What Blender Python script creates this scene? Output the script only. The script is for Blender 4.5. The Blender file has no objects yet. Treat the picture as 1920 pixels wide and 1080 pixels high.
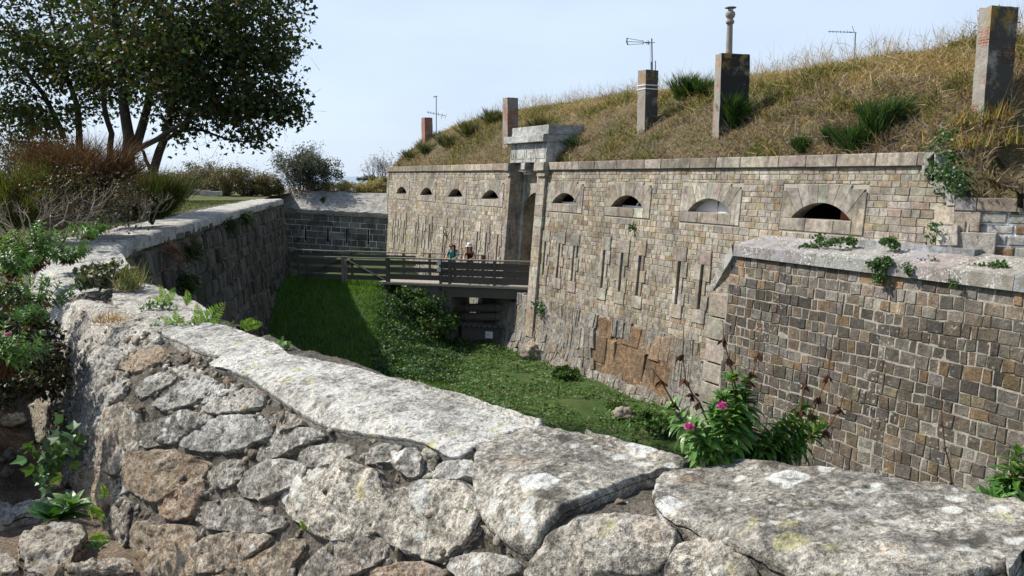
import bpy, math, random
import numpy as np
from mathutils import Vector, Matrix, noise
from mathutils.bvhtree import BVHTree
C = bpy.context.scene
COL = C.collection
R = random.Random(7)
NR = np.random.default_rng(11)
F0 = 1493.0                      # focal length in photo pixels (1920 wide), eye at the origin
PITCH = math.atan((540-328)/F0)
cp, sp = math.cos(PITCH), math.sin(PITCH)

def ray(px, py):
    X = (px-960)/F0; Y = -(py-540)/F0
    return Vector((X, cp+Y*sp, -sp+Y*cp))
def at(px, py, y):               # world point seen there at forward distance y
    r = ray(px, py); return r*(y/r.y)
def atz(px, py, z):
    r = ray(px, py); return r*(z/r.z)

# ------------------------------------------------------------------ objects
def tag(o, label=None, cat=None, group=None, kind=None):
    if label: o['label'] = label
    if cat: o['category'] = cat
    if group: o['group'] = group
    if kind: o['kind'] = kind
    return o
def empty(name, loc, label, cat, group=None):
    o = bpy.data.objects.new(name, None); COL.objects.link(o)
    o.location = loc; o.empty_display_size = .2
    return tag(o, label, cat, group)
def link(name, me, mat=None, parent=None):
    o = bpy.data.objects.new(name, me); COL.objects.link(o)
    if mat: me.materials.append(mat)
    if parent:
        o.parent = parent
        w = Matrix.Identity(4); p = parent
        w = Matrix.Translation(p.location) if p.parent is None else Matrix.Identity(4)
        if p.parent is not None:
            # parent mesh built in world space below an Empty: its world matrix is the identity
            w = Matrix.Identity(4)
        o.matrix_parent_inverse = w.inverted()
    return o
class MB:
    def __init__(s): s.v = []; s.f = []; s.c = []
    def face(s, idx, col=None): s.f.append(tuple(idx)); s.c.append(col or (1, 1, 1))
    def add(s, vs, fs, col=None):
        n = len(s.v); s.v += [tuple(v) for v in vs]
        for f in fs: s.face([i+n for i in f], col)
    def hexa(s, p, col=None):    # 8 points: bottom 0-3, top 4-7
        s.add(p, [(3,2,1,0),(4,5,6,7),(0,1,5,4),(1,2,6,5),(2,3,7,6),(3,0,4,7)], col)
    def box(s, c, d, rot=0, col=None, tilt=None):
        x, y, z = d[0]/2, d[1]/2, d[2]/2
        P = [Vector((a*x, b*y, e*z)) for e in (-1, 1) for a, b in ((-1,-1),(1,-1),(1,1),(-1,1))]
        M = Matrix.Rotation(rot, 3, 'Z')
        if tilt: M = M @ tilt
        s.hexa([M@p+Vector(c) for p in P], col)
    def beam(s, a, b, w, h, up=(0,0,1), col=None):
        a = Vector(a); b = Vector(b); d = (b-a).normalized(); u = Vector(up)
        sd = d.cross(u).normalized(); u = sd.cross(d)
        P = []
        for q in (a, b):
            P += [q-sd*w/2-u*h/2, q+sd*w/2-u*h/2, q+sd*w/2+u*h/2, q-sd*w/2+u*h/2]
        s.hexa([P[0],P[1],P[5],P[4],P[3],P[2],P[6],P[7]], col)
    def tube(s, pts, rad, n=6, col=None, cap=True):
        pts = [Vector(p) for p in pts]; m = len(pts); b = len(s.v)
        if not hasattr(rad, '__len__'): rad = [rad]*m
        pu = None
        for i, p in enumerate(pts):
            t = (pts[min(i+1, m-1)]-pts[max(i-1, 0)])
            t = t.normalized() if t.length > 1e-9 else Vector((0,0,1))
            if pu is None: pu = t.orthogonal().normalized()
            u = (pu-t*pu.dot(t)); u = u.normalized() if u.length > 1e-6 else t.orthogonal().normalized(); pu = u
            w = t.cross(u)
            for k in range(n):
                a = 2*math.pi*k/n
                s.v.append(tuple(p+(u*math.cos(a)+w*math.sin(a))*rad[i]))
        for i in range(m-1):
            for k in range(n):
                k2 = (k+1) % n
                s.face((b+i*n+k, b+i*n+k2, b+(i+1)*n+k2, b+(i+1)*n+k), col)
        if cap:
            s.face([b+k for k in range(n)][::-1], col); s.face([b+(m-1)*n+k for k in range(n)], col)
    def lathe(s, c, prof, n=20, col=None):
        b = len(s.v)
        for r, z in prof:
            for k in range(n):
                a = 2*math.pi*k/n; s.v.append((c[0]+r*math.cos(a), c[1]+r*math.sin(a), c[2]+z))
        for i in range(len(prof)-1):
            for k in range(n):
                k2 = (k+1) % n
                s.face((b+i*n+k, b+i*n+k2, b+(i+1)*n+k2, b+(i+1)*n+k), col)
        s.face([b+k for k in range(n)][::-1], col); s.face([b+(len(prof)-1)*n+k for k in range(n)], col)
    def grid(s, P, col=None):    # P[i][j] points
        n = len(s.v); a, b = len(P), len(P[0])
        for r in P: s.v += [tuple(p) for p in r]
        for i in range(a-1):
            for j in range(b-1): s.face((n+i*b+j, n+(i+1)*b+j, n+(i+1)*b+j+1, n+i*b+j+1), col)
    def mesh(s, name, smooth=False):
        me = bpy.data.meshes.new(name); me.from_pydata(s.v, [], s.f)
        cs = np.ones((len(s.f), 4), np.float32); cs[:, :3] = np.array(s.c, np.float32).reshape(-1, 3)
        ln = np.array([len(f) for f in s.f])
        at_ = me.attributes.new('Col', 'FLOAT_COLOR', 'CORNER')
        at_.data.foreach_set('color', np.repeat(cs, ln, axis=0).ravel())
        if smooth: me.polygons.foreach_set('use_smooth', [True]*len(me.polygons))
        me.update(); return me
    def build(s, name, mat=None, parent=None, smooth=False):
        return link(name, s.mesh(name, smooth), mat, parent)
    def bvh(s): return BVHTree.FromPolygons([Vector(v) for v in s.v], s.f)
def npmesh(name, V, loops, starts, totals, cols, smooth=False):
    me = bpy.data.meshes.new(name)
    me.vertices.add(len(V)); me.vertices.foreach_set('co', np.asarray(V, np.float32).ravel())
    me.loops.add(len(loops)); me.loops.foreach_set('vertex_index', np.asarray(loops, np.int32))
    me.polygons.add(len(starts)); me.polygons.foreach_set('loop_start', np.asarray(starts, np.int32))
    me.polygons.foreach_set('loop_total', np.asarray(totals, np.int32))
    a = me.attributes.new('Col', 'FLOAT_COLOR', 'POINT')
    c4 = np.ones((len(V), 4), np.float32); c4[:, :3] = cols
    a.data.foreach_set('color', c4.ravel())
    me.polygons.foreach_set('use_smooth', [smooth]*len(starts))
    me.update(calc_edges=True); return me
def unit(a): return a/np.maximum(np.linalg.norm(a, axis=1, keepdims=True), 1e-9)
def blades(name, P, D, L, W, bend, cols):
    """tapered two-segment blades: P base, D direction, L length, W width, bend tip offset (vectors)"""
    P = np.asarray(P, float); n = len(P); D = unit(np.asarray(D, float))
    L = np.asarray(L, float).reshape(-1, 1)*np.ones((n, 1)); W = np.asarray(W, float).reshape(-1, 1)*np.ones((n, 1))
    sd = unit(np.cross(D, NR.normal(size=(n, 3))))
    mid = P+D*L*.55+bend*.28*L; tip = P+D*L+bend*L
    V = np.stack([P-sd*W/2, P+sd*W/2, mid+sd*W*.36, mid-sd*W*.36, tip], 1).reshape(-1, 3)
    b = (np.arange(n)*5)[:, None]
    loops = np.concatenate([b+0, b+1, b+2, b+3, b+3, b+2, b+4], 1).ravel()
    st = ((np.arange(n)*7)[:, None]+np.array([0, 4])).ravel(); to = np.tile([4, 3], n)
    return npmesh(name, V, loops, st, to, np.repeat(np.asarray(cols, np.float32), 5, axis=0))
def leaves(name, P, A, N, size, cols, tmpl, faces, wid=1.0):
    """copies of a leaf template (x across, y along, z up): A along-vectors, N rough normals"""
    P = np.asarray(P, float); n = len(P); A = unit(np.asarray(A, float))
    X = unit(np.cross(A, np.asarray(N, float)+1e-4)); Z = np.cross(X, A)
    size = np.asarray(size, float).reshape(-1, 1, 1)*np.ones((n, 1, 1))
    T = np.asarray(tmpl, float); k = len(T)
    V = P[:, None, :]+size*(T[None, :, 0:1]*wid*X[:, None]+T[None, :, 1:2]*A[:, None]+T[None, :, 2:3]*Z[:, None])
    lf = np.concatenate([np.array(f) for f in faces]); ln = np.array([len(f) for f in faces])
    loops = ((np.arange(n)*k)[:, None]+lf[None]).ravel()
    s0 = np.concatenate([[0], np.cumsum(ln)[:-1]])
    st = ((np.arange(n)*len(lf))[:, None]+s0[None]).ravel(); to = np.tile(ln, n)
    return npmesh(name, V.reshape(-1, 3), loops, st, to, np.repeat(np.asarray(cols, np.float32), k, axis=0))
LOBED = ([(0,0,0),(.32,.1,.02),(.55,.42,.05),(.24,.52,0),(0,1,-.08),(-.24,.52,0),(-.55,.42,.05),(-.32,.1,.02)], [(0,1,2,3),(0,3,4,5),(0,5,6,7)])
OVAL = ([(0,0,0),(.2,.25,.05),(.22,.6,.05),(0,1,-.1),(-.22,.6,.05),(-.2,.25,.05),(0,.5,-.02)], [(0,1,6),(1,2,6),(2,3,6),(3,4,6),(4,5,6),(5,0,6)])
def lance():
    T = []; Fc = []
    w = [.03,.10,.135,.12,.075,.0]
    for i in range(6):
        y = i/5; z = .10*math.sin(y*2.2)-.22*y*y
        T += [(-w[i], y, z+.35*w[i]), (0, y, z), (w[i], y, z+.35*w[i])]
    for i in range(5):
        a = 3*i; Fc += [(a, a+1, a+4, a+3), (a+1, a+2, a+5, a+4)]
    return T, Fc
LANCE = lance()
def pick(pal, n, jit=.15, w=None):
    pal = np.array(pal, float); w = None if w is None else np.array(w, float)/sum(w)
    c = pal[NR.choice(len(pal), n, p=w)]
    return np.clip(c*(1+NR.normal(size=(n, 1))*jit)*(1+NR.normal(size=(n, 3))*jit*.25), .002, 1)
def rdir(n): return unit(NR.normal(size=(n, 3)))
def smooth01(t): t = min(1, max(0, t)); return t*t*(3-2*t)
def fbm(p, o=4): return noise.fractal(Vector(p), 1.0, 2.0, o)

# ------------------------------------------------------------------ materials
class NT:
    def __init__(s, name):
        s.m = bpy.data.materials.new(name); s.m.use_nodes = True
        s.t = s.m.node_tree; s.t.nodes.clear()
        s.out = s.t.nodes.new('ShaderNodeOutputMaterial')
        s.b = s.t.nodes.new('ShaderNodeBsdfPrincipled'); s.t.links.new(s.b.outputs[0], s.out.inputs[0])
        s.b.inputs['Roughness'].default_value = .9; s.b.inputs['Specular IOR Level'].default_value = .25
        s.pos = s.n('ShaderNodeNewGeometry').outputs['Position']
    def n(s, t, **k):
        x = s.t.nodes.new(t)
        for a, b in k.items(): setattr(x, a, b)
        return x
    def L(s, a, b): s.t.links.new(a, b)
    def set(s, sock, v):
        if hasattr(v, 'is_output') or isinstance(v, bpy.types.NodeSocket): s.L(v, sock)
        elif isinstance(v, (tuple, list)) and len(v) == 3 and sock.type == 'RGBA': sock.default_value = (*v, 1)
        else: sock.default_value = v
    def scale(s, v, sc):
        x = s.n('ShaderNodeVectorMath', operation='MULTIPLY'); s.L(v, x.inputs[0]); x.inputs[1].default_value = sc; return x.outputs[0]
    def noise(s, sc, det=4, rough=.55, vec=None, dist=0):
        x = s.n('ShaderNodeTexNoise'); s.L(vec or s.pos, x.inputs['Vector']); x.inputs['Scale'].default_value = sc
        x.inputs['Detail'].default_value = det; x.inputs['Roughness'].default_value = rough; x.inputs['Distortion'].default_value = dist
        return x.outputs['Fac']
    def warp(s, sc, amt):
        x = s.n('ShaderNodeTexNoise'); s.L(s.pos, x.inputs['Vector']); x.inputs['Scale'].default_value = sc; x.inputs['Detail'].default_value = 3
        y = s.n('ShaderNodeVectorMath', operation='SUBTRACT'); s.L(x.outputs['Color'], y.inputs[0]); y.inputs[1].default_value = (.5, .5, .5)
        z = s.n('ShaderNodeVectorMath', operation='SCALE'); s.L(y.outputs[0], z.inputs[0]); z.inputs['Scale'].default_value = amt
        w = s.n('ShaderNodeVectorMath', operation='ADD'); s.L(s.pos, w.inputs[0]); s.L(z.outputs[0], w.inputs[1]); return w.outputs[0]
    def voro(s, sc, vec=None, feat='F1'):
        x = s.n('ShaderNodeTexVoronoi', feature=feat); s.L(vec or s.pos, x.inputs['Vector']); x.inputs['Scale'].default_value = sc
        return x.outputs
    def ramp(s, f, stops, mode='LINEAR'):
        x = s.n('ShaderNodeValToRGB'); s.L(f, x.inputs[0]); r = x.color_ramp; r.interpolation = mode
        while len(r.elements) < len(stops): r.elements.new(.5)
        for e, (p, c) in zip(r.elements, stops):
            e.position = p; e.color = (*c, 1) if isinstance(c, (tuple, list)) else (c, c, c, 1)
        return x.outputs[0]
    def mix(s, f, a, b, mode='MIX'):
        x = s.n('ShaderNodeMix', data_type='RGBA', blend_type=mode)
        s.set(x.inputs[0], f); s.set(x.inputs[6], a); s.set(x.inputs[7], b); return x.outputs[2]
    def math(s, op, a, b=0):
        x = s.n('ShaderNodeMath', operation=op); s.set(x.inputs[0], a); s.set(x.inputs[1], b); return x.outputs[0]
    def attr(s, name='Col'):
        x = s.n('ShaderNodeAttribute'); x.attribute_name = name; return x.outputs['Color']
    def bump(s, h, st=.5, d=.02, prev=None):
        x = s.n('ShaderNodeBump'); s.L(h, x.inputs['Height']); x.inputs['Strength'].default_value = st; x.inputs['Distance'].default_value = d
        if prev: s.L(prev, x.inputs['Normal'])
        return x.outputs[0]
    def fin(s, col, nrm=None, rough=None):
        s.set(s.b.inputs['Base Color'], col)
        if nrm: s.L(nrm, s.b.inputs['Normal'])
        if rough is not None: s.set(s.b.inputs['Roughness'], rough)
        return s.m

def plain(name, col, rough=.7, var=.25, sc=8, metal=0, bump=.2):
    t = NT(name); f = t.noise(sc, 5)
    c = t.mix(f, tuple(x*(1-var) for x in col), tuple(min(1, x*(1+var)) for x in col))
    t.b.inputs['Metallic'].default_value = metal
    return t.fin(c, t.bump(t.noise(sc*6, 4), bump, .01), rough)
def leafmat(name, trans=.35, rough=.55, spec=.3, tint=(1,1,1)):
    t = NT(name); c = t.attr()
    if tint != (1,1,1): c = t.mix(1, c, tint, 'MULTIPLY')
    t.fin(c, None, rough); t.b.inputs['Specular IOR Level'].default_value = spec
    tr = t.n('ShaderNodeBsdfTranslucent'); t.L(t.mix(1, c, (1.3, 1.25, .6), 'MULTIPLY'), tr.inputs[0])
    mx = t.n('ShaderNodeMixShader'); mx.inputs[0].default_value = trans
    t.L(t.b.outputs[0], mx.inputs[1]); t.L(tr.outputs[0], mx.inputs[2]); t.L(mx.outputs[0], t.out.inputs[0])
    return t.m
def ashlar(name, speck=.35, lichen=.25, bump=.5, grain=55, streak=.3):
    """dressed granite: the block's own colour, crystals, grime, pale lichen"""
    t = NT(name); c = t.attr()
    g = t.noise(grain, 3, .7)
    c = t.mix(speck, c, t.mix(1, c, t.ramp(g, [(.38, .3), (.5, 1.0), (.62, 1.7)]), 'MULTIPLY'))
    c = t.mix(.7, c, t.mix(1, c, t.ramp(t.noise(6.5, 6, .68), [(.36, .55), (.5, 1.0), (.64, 1.45)]), 'MULTIPLY'))
    c = t.mix(.8, c, t.mix(1, c, t.ramp(t.noise(.85, 5, .6), [(.36, .62), (.5, 1.0), (.64, 1.28)]), 'MULTIPLY'))
    m = t.noise(3.2, 5, .6)
    c = t.mix(t.math('MULTIPLY', t.ramp(m, [(.42, 0.0), (.7, 1.0)]), .35), c, (.12, .10, .08))
    vs = t.noise(3.0, 5, .65, t.scale(t.pos, (1.6, 1.6, .22)))
    c = t.mix(t.math('MULTIPLY', t.ramp(vs, [(.52, 0.0), (.68, 1.0)]), streak), c, (.07, .063, .055))
    w = t.voro(9, t.warp(9, .12)); l = t.ramp(w['Distance'], [(.2, 1.0), (.32, 0.0)])
    sel = t.ramp(t.noise(1.1, 3), [(.5, 0.0), (.62, 1.0)])
    c = t.mix(t.math('MULTIPLY', t.math('MULTIPLY', l, sel), lichen), c, (.55, .54, .48))
    h = t.math('ADD', t.noise(14, 6, .65), t.math('MULTIPLY', g, .35))
    return t.fin(c, t.bump(h, bump, .035), .92)
def boulder(name, base=(.30,.28,.24), lich=.5, yellow=.2, dark=.4, rust=.2, sc=1.0, bumpd=.02, crust=.6):
    """rough granite with crystals, black moss crust, pale round lichens, a little yellow lichen"""
    t = NT(name)
    big = t.noise(2.6*sc, 6, .6); mid = t.noise(11*sc, 6, .65); fine = t.noise(70*sc, 4, .75); vf = t.noise(210*sc, 2, .7)
    tint = t.attr()
    c = t.mix(t.ramp(big, [(.35, 0.0), (.65, 1.0)]), tuple(x*.58 for x in base), tuple(x*1.25 for x in base))
    c = t.mix(t.ramp(mid, [(.4, 0.0), (.68, 1.0)]), c, tuple(min(.6, x*1.5) for x in base))
    c = t.mix(1, c, tint, 'MULTIPLY')
    c = t.mix(.85, c, t.mix(1, c, t.ramp(t.noise(1.5, 4, .6), [(.36, .6), (.5, 1.0), (.62, 1.3)]), 'MULTIPLY'))
    rm = t.ramp(t.noise(4.3*sc, 5, .6, t.scale(t.pos, (1, 1, 1.3))), [(.56, 0.0), (.7, 1.0)])
    c = t.mix(t.math('MULTIPLY', rm, rust), c, (.22, .12, .05))
    sp = t.ramp(fine, [(.38, .25), (.5, 1.0), (.62, 1.75)])
    c = t.mix(.8, c, t.mix(1, c, sp, 'MULTIPLY'))
    c = t.mix(.4, c, t.mix(1, c, t.ramp(vf, [(.4, .4), (.6, 1.55)]), 'MULTIPLY'))
    # lichens: blobs of different size, ragged rims
    wv = t.warp(16*sc, .07)
    for s_, lo, hi, amt, colr in ((5.5*sc, .24, .27, lich, (.60, .60, .56)), (13*sc, .24, .30, lich*.9, (.55, .56, .51)), (30*sc, .22, .3, lich*.7, (.58, .58, .54))):
        v = t.voro(s_, wv); on = t.ramp(v['Color'], [(.52, 0.0), (.56, 1.0)])
        r_ = t.math('MULTIPLY', t.math('MULTIPLY', t.ramp(v['Distance'], [(lo, 1.0), (hi, 0.0)]), on), amt)
        c = t.mix(r_, c, t.mix(t.ramp(fine, [(.4, 0.0), (.7, 1.0)]), tuple(x*.82 for x in colr), colr))
    gz = t.n('ShaderNodeSeparateXYZ'); gn = t.n('ShaderNodeNewGeometry'); t.L(gn.outputs['Normal'], gz.inputs[0])
    topf = t.n('ShaderNodeMapRange'); t.L(gz.outputs[2], topf.inputs[0]); topf.inputs[1].default_value = .1; topf.inputs[2].default_value = .85; topf.inputs[3].default_value = .25
    cr = t.math('MULTIPLY', t.ramp(t.noise(24*sc, 7, .72), [(.47, 0.0), (.53, 1.0)]), t.ramp(t.noise(4.5*sc, 4), [(.38, 0.0), (.58, 1.0)]))
    c = t.mix(t.math('MULTIPLY', t.math('MULTIPLY', cr, topf.outputs[0]), crust), c, (.56, .55, .50))
    v = t.voro(10*sc, wv); on = t.ramp(t.noise(3.5, 2), [(.55, 0.0), (.62, 1.0)])
    yl = t.math('MULTIPLY', t.math('MULTIPLY', t.ramp(v['Distance'], [(.25, 1.0), (.34, 0.0)]), on), yellow)
    c = t.mix(yl, c, (.46, .43, .16))
    dk = t.ramp(t.noise(7*sc, 7, .75), [(.52, 0.0), (.62, 1.0)])
    c = t.mix(t.math('MULTIPLY', dk, dark), c, (.05, .045, .036))
    pit = t.ramp(t.noise(34*sc, 5, .8), [(.36, 1.0), (.46, 0.0)]); c = t.mix(t.math('MULTIPLY', pit, .7), c, (.045, .04, .032))
    h = t.math('ADD', t.math('MULTIPLY', mid, 1.3), t.math('ADD', t.math('MULTIPLY', fine, .5), t.math('MULTIPLY', vf, .16)))
    return t.fin(c, t.bump(h, .9, bumpd), .93)
def earth(name, a=(.10,.075,.05), b=(.20,.165,.12), moss=.3, sc=1.0):
    t = NT(name)
    m = t.noise(9*sc, 7, .7); f = t.noise(60*sc, 5, .75)
    c = t.mix(t.ramp(m, [(.35, 0.0), (.65, 1.0)]), a, b)
    c = t.mix(.8, c, t.mix(1, c, t.ramp(f, [(.3, .35), (.5, 1.0), (.7, 1.9)]), 'MULTIPLY'))
    c = t.mix(t.math('MULTIPLY', t.ramp(t.noise(4*sc, 5), [(.5, 0.0), (.64, 1.0)]), moss), c, (.05, .055, .022))
    v = t.voro(45*sc); h = t.math('ADD', t.math('MULTIPLY', v['Distance'], .6), t.math('ADD', t.math('MULTIPLY', m, 1.2), f))
    return t.fin(c, t.bump(h, 1, .02), .96)
# ------------------------------------------------------------------ camera, sky, sun
cam = bpy.data.cameras.new('camera'); co = bpy.data.objects.new('camera', cam); COL.objects.link(co)
cam.sensor_width = 36; cam.lens = 36*F0/1920; cam.clip_end = 6000; cam.clip_start = .05
co.rotation_euler = (math.pi/2-PITCH, 0, 0); C.camera = co
SUN_EL = math.radians(46); SUN_AZ = math.radians(16)
S = Vector((-math.cos(SUN_AZ)*math.cos(SUN_EL), math.sin(SUN_AZ)*math.cos(SUN_EL), math.sin(SUN_EL)))
li = bpy.data.lights.new('sun', 'SUN'); li.energy = 5.0; li.angle = math.radians(.9); li.color = (1, .95, .87)
lo = bpy.data.objects.new('sun', li); COL.objects.link(lo)
lo.rotation_euler = S.to_track_quat('Z', 'Y').to_euler(); lo.location = (-20, 5, 30)
w = bpy.data.worlds.new('World'); C.world = w; w.use_nodes = True
sk = w.node_tree.nodes.new('ShaderNodeTexSky'); sk.sky_type = 'NISHITA'; sk.sun_disc = False
sk.sun_elevation = SUN_EL; sk.sun_rotation = math.atan2(S.x, S.y)
sk.air_density = 1.0; sk.dust_density = .8; sk.ozone_density = 2; sk.altitude = 0
bg = w.node_tree.nodes['Background']; bg.inputs[1].default_value = .12
nt = w.node_tree; N_ = nt.nodes.new
hz = N_('ShaderNodeMix'); hz.data_type = 'RGBA'; hz.inputs[7].default_value = (4.75, 5.6, 6.85, 1)      # bright sea haze low down, thinning towards the blue zenith
tc = N_('ShaderNodeTexCoord'); sx_ = N_('ShaderNodeSeparateXYZ'); nt.links.new(tc.outputs['Generated'], sx_.inputs[0])
mr = N_('ShaderNodeMapRange'); mr.interpolation_type = 'SMOOTHSTEP'; nt.links.new(sx_.outputs[2], mr.inputs[0])
for k_, v_ in zip((1, 2, 3, 4), (.16, .62, .84, .12)): mr.inputs[k_].default_value = v_
cn = N_('ShaderNodeTexNoise'); cn.inputs['Scale'].default_value = 2.6; cn.inputs['Detail'].default_value = 5; cm_ = N_('ShaderNodeMapping'); cm_.inputs['Scale'].default_value = (1, 1, 3.5)
nt.links.new(tc.outputs['Generated'], cm_.inputs[0]); nt.links.new(cm_.outputs[0], cn.inputs['Vector'])
cr_ = N_('ShaderNodeMapRange'); nt.links.new(cn.outputs['Fac'], cr_.inputs[0])
for k_, v_ in zip((1, 2, 3, 4), (.36, .66, .955, 1.055)): cr_.inputs[k_].default_value = v_
nt.links.new(mr.outputs[0], hz.inputs[0]); nt.links.new(sk.outputs[0], hz.inputs[6]); vm_ = N_('ShaderNodeVectorMath'); vm_.operation = 'SCALE'; nt.links.new(hz.outputs[2], vm_.inputs[0]); nt.links.new(cr_.outputs[0], vm_.inputs['Scale']); nt.links.new(vm_.outputs[0], bg.inputs[0])
C.view_settings.view_transform = 'Standard'; C.view_settings.look = 'None'
C.view_settings.exposure = .38; C.view_settings.gamma = 1

# ------------------------------------------------------------------ the scarp: walls of separate blocks
def blocks(mb, Fn, u0, u1, v0, v1, ch, bw, joint=.012, bev=.012, prot=(0, .02), colf=None, rnd=R, inside=None, excl=(), back=-.06, skew=.004):
    v = v1
    while v > v0+.06:
        h = min(rnd.uniform(*ch), v-v0)
        if v-h-v0 < ch[0]*.5: h = v-v0
        va, vb = v-h, v
        cuts = sorted({va, vb} | {min(max(e[k], va), vb) for e in excl for k in (2, 3) if e[1] > u0 and e[0] < u1})
        cuts = [c for i, c in enumerate(cuts) if i == 0 or c-cuts[i-1] > .02]
        u = u0-rnd.uniform(0, bw[1])
        while u < u1:
            wd = rnd.uniform(*bw); a, b = max(u, u0), min(u+wd, u1); u += wd
            if b-a < .04: continue
            base = colf(rnd, (a+b)/2, (va+vb)/2) if colf else (.4, .36, .3)
            hit = [e for e in excl if e[0] < b and e[1] > a and e[2] < vb and e[3] > va]
            segs = [(a, b, va, vb)]
            for e in hit:
                ns = []
                for q in segs:
                    if e[0] >= q[1] or e[1] <= q[0] or e[2] >= q[3] or e[3] <= q[2]: ns.append(q); continue
                    if q[0] < e[0]: ns.append((q[0], e[0], q[2], q[3]))
                    if q[1] > e[1]: ns.append((e[1], q[1], q[2], q[3]))
                    m0, m1 = max(q[0], e[0]), min(q[1], e[1])
                    if q[2] < e[2]: ns.append((m0, m1, q[2], e[2]))
                    if q[3] > e[3]: ns.append((m0, m1, e[3], q[3]))
                segs = ns
            for a2, b2, c2, d2 in segs:
                if b2-a2 < .05 or d2-c2 < .04: continue
                if inside and not inside((a2+b2)/2, (c2+d2)/2): continue
                p = rnd.uniform(*prot); j = joint/2; k = skew
                q = [(a2+j, c2+j), (b2-j, c2+j), (b2-j, d2-j), (a2+j, d2-j)]
                q = [(x+rnd.uniform(-k, k), y+rnd.uniform(-k, k)) for x, y in q]
                bv = min(bev, (b2-a2)/4, (d2-c2)/4); mx = (a2+b2)/2; my = (c2+d2)/2
                inn = [(x+bv*(1 if x < mx else -1), y+bv*(1 if y < my else -1)) for x, y in q]
                n = len(mb.v)
                for x, y in q: mb.v.append(tuple(Fn(x, y, back)))
                for x, y in q: mb.v.append(tuple(Fn(x, y, p-bv)))
                for x, y in inn: mb.v.append(tuple(Fn(x, y, p+rnd.uniform(-.3, .3)*bev)))
                for i in range(4):
                    i2 = (i+1) % 4
                    mb.face((n+i, n+i2, n+4+i2, n+4+i), base); mb.face((n+4+i, n+4+i2, n+8+i2, n+8+i), base)
                mb.face((n+8, n+9, n+10, n+11), base)
        v = va
def backing(mb, Fn, u0, u1, v0, v1, excl, h=-.03, nu=1):
    us = sorted({u0, u1} | {min(max(e[k], u0), u1) for e in excl for k in (0, 1)} | {u0+(u1-u0)*i/nu for i in range(nu)})
    vs = sorted({v0, v1} | {min(max(e[k], v0), v1) for e in excl for k in (2, 3)})
    for a, b in zip(us, us[1:]):
        for c, d in zip(vs, vs[1:]):
            if b-a < 1e-4 or d-c < 1e-4: continue
            m, q = (a+b)/2, (c+d)/2
            if any(e[0] < m < e[1] and e[2] < q < e[3] for e in excl): continue
            mb.add([Fn(a, c, h), Fn(b, c, h), Fn(b, d, h), Fn(a, d, h)], [(0, 1, 2, 3)])
def prism(mb, Fn, poly, h0, h1, col=None):
    n = len(poly); vs = [Fn(x, y, h1) for x, y in poly]+[Fn(x, y, h0) for x, y in poly]
    mb.add(vs, [tuple(range(n))]+[(i, i+n, (i+1) % n+n, (i+1) % n) for i in range(n)]+[tuple(range(2*n-1, n-1, -1))], col)
def bprism(mb, Fn, a, b, c, d, h0, h1, col=None, bv=.012):
    """rectangular stone with an arris"""
    q = [(a, c), (b, c), (b, d), (a, d)]; inn = [(a+bv, c+bv), (b-bv, c+bv), (b-bv, d-bv), (a+bv, d-bv)]
    vs = [Fn(x, y, h0) for x, y in q]+[Fn(x, y, h1-bv) for x, y in q]+[Fn(x, y, h1) for x, y in inn]
    fs = [(8, 9, 10, 11)]
    for i in range(4):
        j = (i+1) % 4; fs += [(i, j, 4+j, 4+i), (4+i, 4+j, 8+j, 8+i)]
    fs.append((3, 2, 1, 0))
    mb.add(vs, fs, col)
def nichebox(mb, Fn, a, b, c, d, h0, h1):
    vs = [Fn(x, y, h) for h in (h1, h0) for x, y in ((a, c), (b, c), (b, d), (a, d))]
    mb.add(vs, [(4, 5, 6, 7)]+[(i, i+4, (i+1) % 4+4, (i+1) % 4) for i in range(4)])

T = Vector((.4619, -.8869, 0)); NV = Vector((-.8869, -.4619, 0)); BAT = .09; ZR = -4.67
P0 = atz(1000, 545, ZR)
P0 = P0.copy(); P0.z = 0
def FS(s, z, h): 
    p = P0+T*s+NV*(h+BAT*(ZR-z)); return Vector((p.x, p.y, z))
def s_at(px, z, h=0):
    k = (px-960)/F0; q = P0+NV*(h+BAT*(ZR-z))
    # (q.x + T.x s) = k*((q.y+T.y s)*cp - z*sp)
    return (k*(q.y*cp-z*sp)-q.x)/(T.x-k*T.y*cp)
PAL = [((.46,.43,.375), 4), ((.43,.385,.31), 5), ((.40,.34,.255), 3.6), ((.385,.36,.32), 3), ((.355,.28,.185), 1.3), ((.33,.30,.26), 1.6), ((.28,.235,.185), .5)]
PT = (.80, .775, .725)
def palf(pal, dk=1.0):
    cs = [p[0] for p in pal]; ws = [p[1] for p in pal]
    def f(rnd, u, v):
        c = rnd.choices(cs, ws)[0]; k = rnd.gauss(1, .1)*dk
        return tuple(max(.02, x*k*rnd.gauss(1, .025)*y) for x, y in zip(c, PT))
    return f
GREY = palf([((.43,.405,.36), 3), ((.40,.365,.31), 2.6), ((.37,.32,.26), 1.8)])
M_scarp = ashlar('granite_blocks', lichen=.2, bump=.6, streak=.4)
M_dress = ashlar('dressed_granite', lichen=.25, bump=.4, streak=.6)
M_mort = plain('lime_mortar', (.36, .32, .26), .95, .25, 3)
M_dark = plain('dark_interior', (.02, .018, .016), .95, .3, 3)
M_white = plain('white_paint', (.72, .72, .70), .5, .1, 6)
M_brick = plain('red_brick', (.28, .10, .055), .9, .3, 20)

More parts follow.
